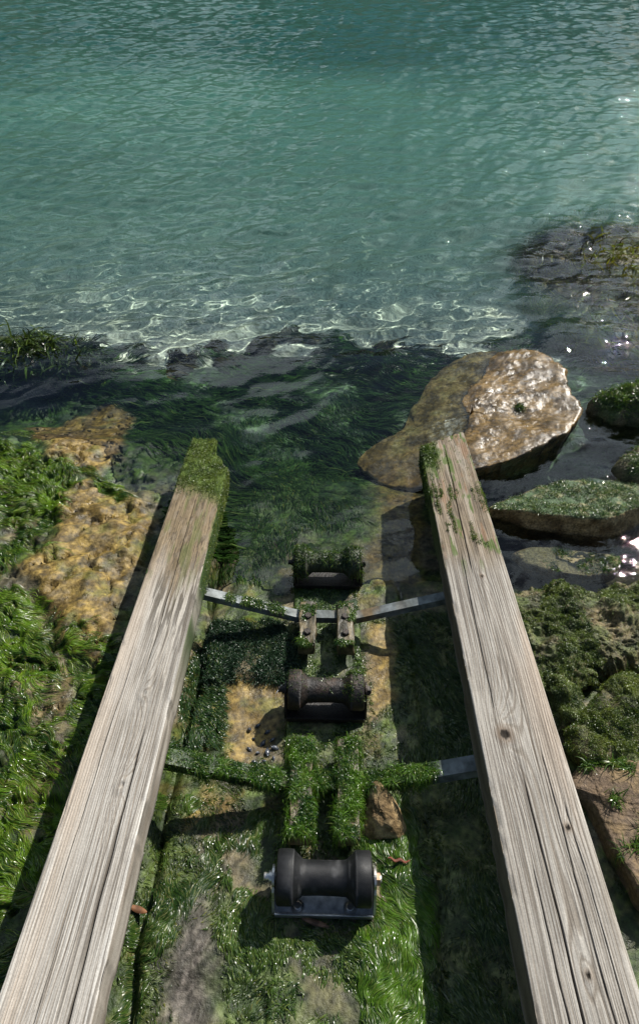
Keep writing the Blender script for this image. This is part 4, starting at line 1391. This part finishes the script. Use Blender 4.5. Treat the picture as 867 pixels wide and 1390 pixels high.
def brace(scen, ncen, xl, xr, nend, label, front):
    e = slope_empty('cross_brace', W(0, scen, ncen), label, 'steel brace', 'cross braces between the timbers')
    up = ncen-nend
    pts = np.array([(xl, up), (-.145, .018), (-.11, .006), (.11, .006), (.145, .018), (xr, up)])
    q = np.linspace(0, 1, 80)
    dist = np.concatenate([[0], np.cumsum(np.linalg.norm(np.diff(pts, axis=0), axis=1))])
    xs = np.interp(q*dist[-1], dist, pts[:, 0])
    zs = np.interp(q*dist[-1], dist, pts[:, 1])
    wd, th, fl = (.046 if front else .038), .006, (.030 if front else .022)
    prof = [(wd/2, 0), (wd/2, th), (-wd/2, th), (-wd/2, -fl), (-wd/2+th, -fl), (-wd/2+th, 0)]     # angle iron
    V = np.array([[(x, y, z+h) for y, h in prof] for x, z in zip(xs, zs)]).reshape(-1, 3)
    k = len(prof)
    Fq = gridfaces(len(xs), k, True)

    def colb(V):
        n = fbm(*(V.T*30+.01), 4, 961)
        c = lerp(np.tile((.075, .088, .085), (len(V), 1)), np.tile((.17, .19, .195), (len(V), 1)), ss(-.3, .4, n))
        if front:
            c = lerp(c, np.tile((.022, .042, .012), (len(V), 1)), ss(.33, .29, V[:, 0]+.03*n))
        return lerp(c, np.tile((.14, .09, .035), (len(V), 1)), .85*ss(-.1, .3, fbm(*(V.T*18+.01), 4, 963))*ss(.33, .15, np.abs(V[:, 0])))
    put('steel_bar', (V, [Fq, np.arange(k)[::-1][None], (np.arange(k)+(len(xs)-1)*k)[None]]), e, 'galv', colb)
    xa = .31 if front else .15
    wv = (lambda c, n: ss(.8, .95, n[:, 2])*ss(xa, xa-.10, c[:, 0] + .05*fbm(c[:, 0]*20, c[:, 1]*60, 0, 3, 965)) + .5*ss(-.3, -.9, n[:, 1])*ss(xa, xa-.1, c[:, 0])) if front else \
         (lambda c, n: ss(.8, .95, n[:, 2])*ss(.12, .4, fbm(c[:, 0]*14, c[:, 1]*14, 0, 3, 967)+.5*ss(.0, -.2, c[:, 0]))*ss(.2, .1, c[:, 0]))
    if front:
        moss_on(e, V, Fq, 15000, 971, wv, (.006, .024), (.0008, .0024), (.016, .055, .008), (.10, .21, .016), gap=.10, down=(.3, -.3, -.2), up=.4, bright=.2, segs=4)
    else:
        moss_on(e, V, Fq, 3600, 972, wv, (.006, .018), (.002, .004), (.02, .055, .014), (.085, .15, .025), down=(.3, -.4, -.1), up=.6)
    # two wooden cleats straddling the bar
    for i, (x, ln, off) in enumerate(((-.066, .285, -.02), (.066, .285, -.02)) if front else ((-.069, .20, -.055), (.066, .20, -.055))):
        Vc, Fc = local_box(.060, ln, .058, .004, sub=10)
        Vc = Vc + .006*np.stack([fbm(*(Vc.T*30+.01+i), 3, 975+j) for j in range(3)], -1)
        Vc = place(Vc, (x, off, -.028))
        cl = put('cleat', (Vc, Fc), e, 'oldwood', lambda V: lerp(np.tile((.035, .03, .016), (len(V), 1)), np.tile((.13, .10, .05), (len(V), 1)), ss(-.3, .4, fbm(V[:, 0]*60, V[:, 1]*12, V[:, 2]*60+.01, 4, 981))))
        if front:
            moss_on(cl, Vc, Fc, 8500, 991+i, lambda c, n: ss(.5, .9, n[:, 2]) + .4*ss(.5, .9, np.abs(n[:, 0])), (.006, .024), (.0008, .0024), (.016, .055, .008), (.10, .21, .016), down=(.2, -.2, -.1), up=.4, bright=.2, segs=4)
        else:
            moss_on(cl, Vc, Fc, 1500 if i == 0 else 800, 995+i, lambda c, n: ss(.5, .9, n[:, 2])*ss(-.15, .2, fbm(c[:, 0]*18, c[:, 1]*18, 0, 3, 997)), (.006, .016), (.002, .004), (.02, .06, .012), (.08, .15, .02), down=(0, -.6, -.1), up=.7)
            for yy in (-.03, -.105):
                put('bolt', lathe([(0, .002), (0, .014), (.008, .014), (.010, .011), (.010, .001)], 6), cl, 'rust', rustc, False).matrix_local = Matrix.Translation((x, yy, .030)) @ Matrix.Rotation(-PI/2, 4, 'Y')
    return e


brace(.995, 1.775, -.47, .448, 1.652, 'steel cross brace and cleats shaggy with bright green seaweed, nearer the camera', True)
brace(1.63, 1.775, -.47, .448, 1.652, 'barer steel cross brace with two short bolted cleats at the edge of the water', False)


# ------------------------------------------------------------------ small litter
def blade(name, label, cat, px, py, length, width, rz, colr, mat='leaf', curl=.25, wave=0.):
    n = 16
    t = np.linspace(0, 1, n)
    w = width*.5*np.sin(PI*np.clip(t*.94+.03, 0, 1))**.7
    V = []
    for s in (1, -1):                     # top and underside, so the leaf has thickness
        for a in (-1, 0, 1):
            V.append(np.stack([(t-.5)*length, a*w + wave*np.sin(t*14), curl*length*(t-.5)**2 + (abs(a)*.25*w) + s*.0008], -1))
    V = np.array(V)
    idx = np.arange(6*n).reshape(6, n)
    order = [0, 1, 2, 5, 4, 3]
    Fq = []
    for k in range(6):
        a, b = idx[order[k]], idx[order[(k+1) % 6]]
        Fq.append(np.stack([a[:-1], a[1:], b[1:], b[:-1]], -1))
    o = mesh_obj(name, V.reshape(-1, 3), np.concatenate(Fq), M[mat], cols=lerp(flat(V.reshape(-1, 3), colr), flat(V.reshape(-1, 3), np.array(colr)*.5), ss(-.2, .4, fbm(*(V.reshape(-1, 3).T*60+.01), 3, 5))))
    p = at(px, py)
    p[2] = hgt(p[:1], p[1:2])[0] + .014
    o.location = Vector(p)
    o.rotation_euler = (-.15, .05, rz)
    return tag(o, label, cat)


blade('dry_leaf', 'single dry reddish brown leaf on weed beside the left timber', 'leaf', 187, 1235, .05, .016, -.25, (.20, .09, .04))
blade('seaweed_scrap', 'thin reddish brown seaweed scrap just right of the black roller', 'seaweed', 540, 1172, .06, .008, -.1, (.17, .05, .025), wave=.003)
blade('dry_leaf', 'narrow withered brown leaf under the front lip of the black roller bracket', 'leaf', 428, 1256, .07, .013, -.22, (.16, .09, .055), curl=.1)

# ------------------------------------------------------------------ light, sky, camera
w = bpy.data.worlds.new('World')
sc.world = w
w.use_nodes = True
nt = w.node_tree
sky = nt.nodes.new('ShaderNodeTexSky')
sky.sky_type = 'NISHITA'
sky.sun_disc = False
sky.sun_elevation = SUN_EL
sky.sun_rotation = SUN_AZ
sky.air_density = 1.
sky.dust_density = .3
# added white cloud, out of view, put in to brighten the reflecting wave facets
tc = nt.nodes.new('ShaderNodeTexCoord')
mp = nt.nodes.new('ShaderNodeMapping')
mp.inputs['Scale'].default_value = (2.6, 2.6, 4.2)
nt.links.new(tc.outputs['Generated'], mp.inputs['Vector'])
cn = nt.nodes.new('ShaderNodeTexNoise')
cn.inputs['Scale'].default_value = 1.3
cn.inputs['Detail'].default_value = 6
cn.inputs['Roughness'].default_value = .55
nt.links.new(mp.outputs[0], cn.inputs['Vector'])
cr = nt.nodes.new('ShaderNodeMapRange')
cr.interpolation_type = 'SMOOTHSTEP'
cr.inputs['From Min'].default_value = .45
cr.inputs['From Max'].default_value = .56
nt.links.new(cn.outputs['Fac'], cr.inputs['Value'])
dt = nt.nodes.new('ShaderNodeVectorMath')
dt.operation = 'DOT_PRODUCT'
dt.inputs[1].default_value = Vector((.25, .75, .62)).normalized()
nt.links.new(tc.outputs['Generated'], dt.inputs[0])
bk = nt.nodes.new('ShaderNodeMapRange')
bk.interpolation_type = 'SMOOTHSTEP'
bk.inputs['From Min'].default_value = .66
bk.inputs['From Max'].default_value = .85
nt.links.new(dt.outputs['Value'], bk.inputs['Value'])
ml = nt.nodes.new('ShaderNodeMath')
ml.operation = 'MULTIPLY'
nt.links.new(cr.outputs[0], ml.inputs[0])
nt.links.new(bk.outputs[0], ml.inputs[1])
cm = nt.nodes.new('ShaderNodeMix')
cm.data_type = 'RGBA'
nt.links.new(ml.outputs[0], cm.inputs['Factor'])
nt.links.new(sky.outputs[0], cm.inputs['A'])
cm.inputs['B'].default_value = (14.5, 17, 19, 1)
nt.links.new(cm.outputs['Result'], nt.nodes['Background'].inputs[0])
nt.nodes['Background'].inputs[1].default_value = .062

sl = bpy.data.lights.new('sun', 'SUN')
sl.energy = 4.7
sl.angle = math.radians(.53)
sl.color = (1, .95, .87)
so = bpy.data.objects.new('sun', sl)
COL.objects.link(so)
so.rotation_euler = Vector((math.sin(SUN_AZ)*math.cos(SUN_EL), math.cos(SUN_AZ)*math.cos(SUN_EL), math.sin(SUN_EL))).to_track_quat('Z', 'Y').to_euler()
so.location = (3, 4, 5)
sl.cycles.is_caustics_light = True

cam = bpy.data.cameras.new('camera')
co = bpy.data.objects.new('camera', cam)
COL.objects.link(co)
co.location = (0, 0, ZC)
co.rotation_euler = ROT.to_euler()
cam.sensor_fit = 'HORIZONTAL'
cam.sensor_width = 24
cam.lens = 24
cam.shift_y = -45/867
cam.clip_start = .02
cam.clip_end = 2000
sc.camera = co

sc.view_settings.view_transform = 'Standard'
sc.view_settings.look = 'None'
sc.view_settings.exposure = .55
sc.view_settings.gamma = 1
sc.view_settings.use_curve_mapping = False
cy = sc.cycles
cy.max_bounces = 8
cy.transmission_bounces = 6
cy.transparent_max_bounces = 6
cy.caustics_reflective = False
cy.caustics_refractive = True
cy.sample_clamp_indirect = 4
cy.use_denoising = True
cy.denoiser = 'OPENIMAGEDENOISE'
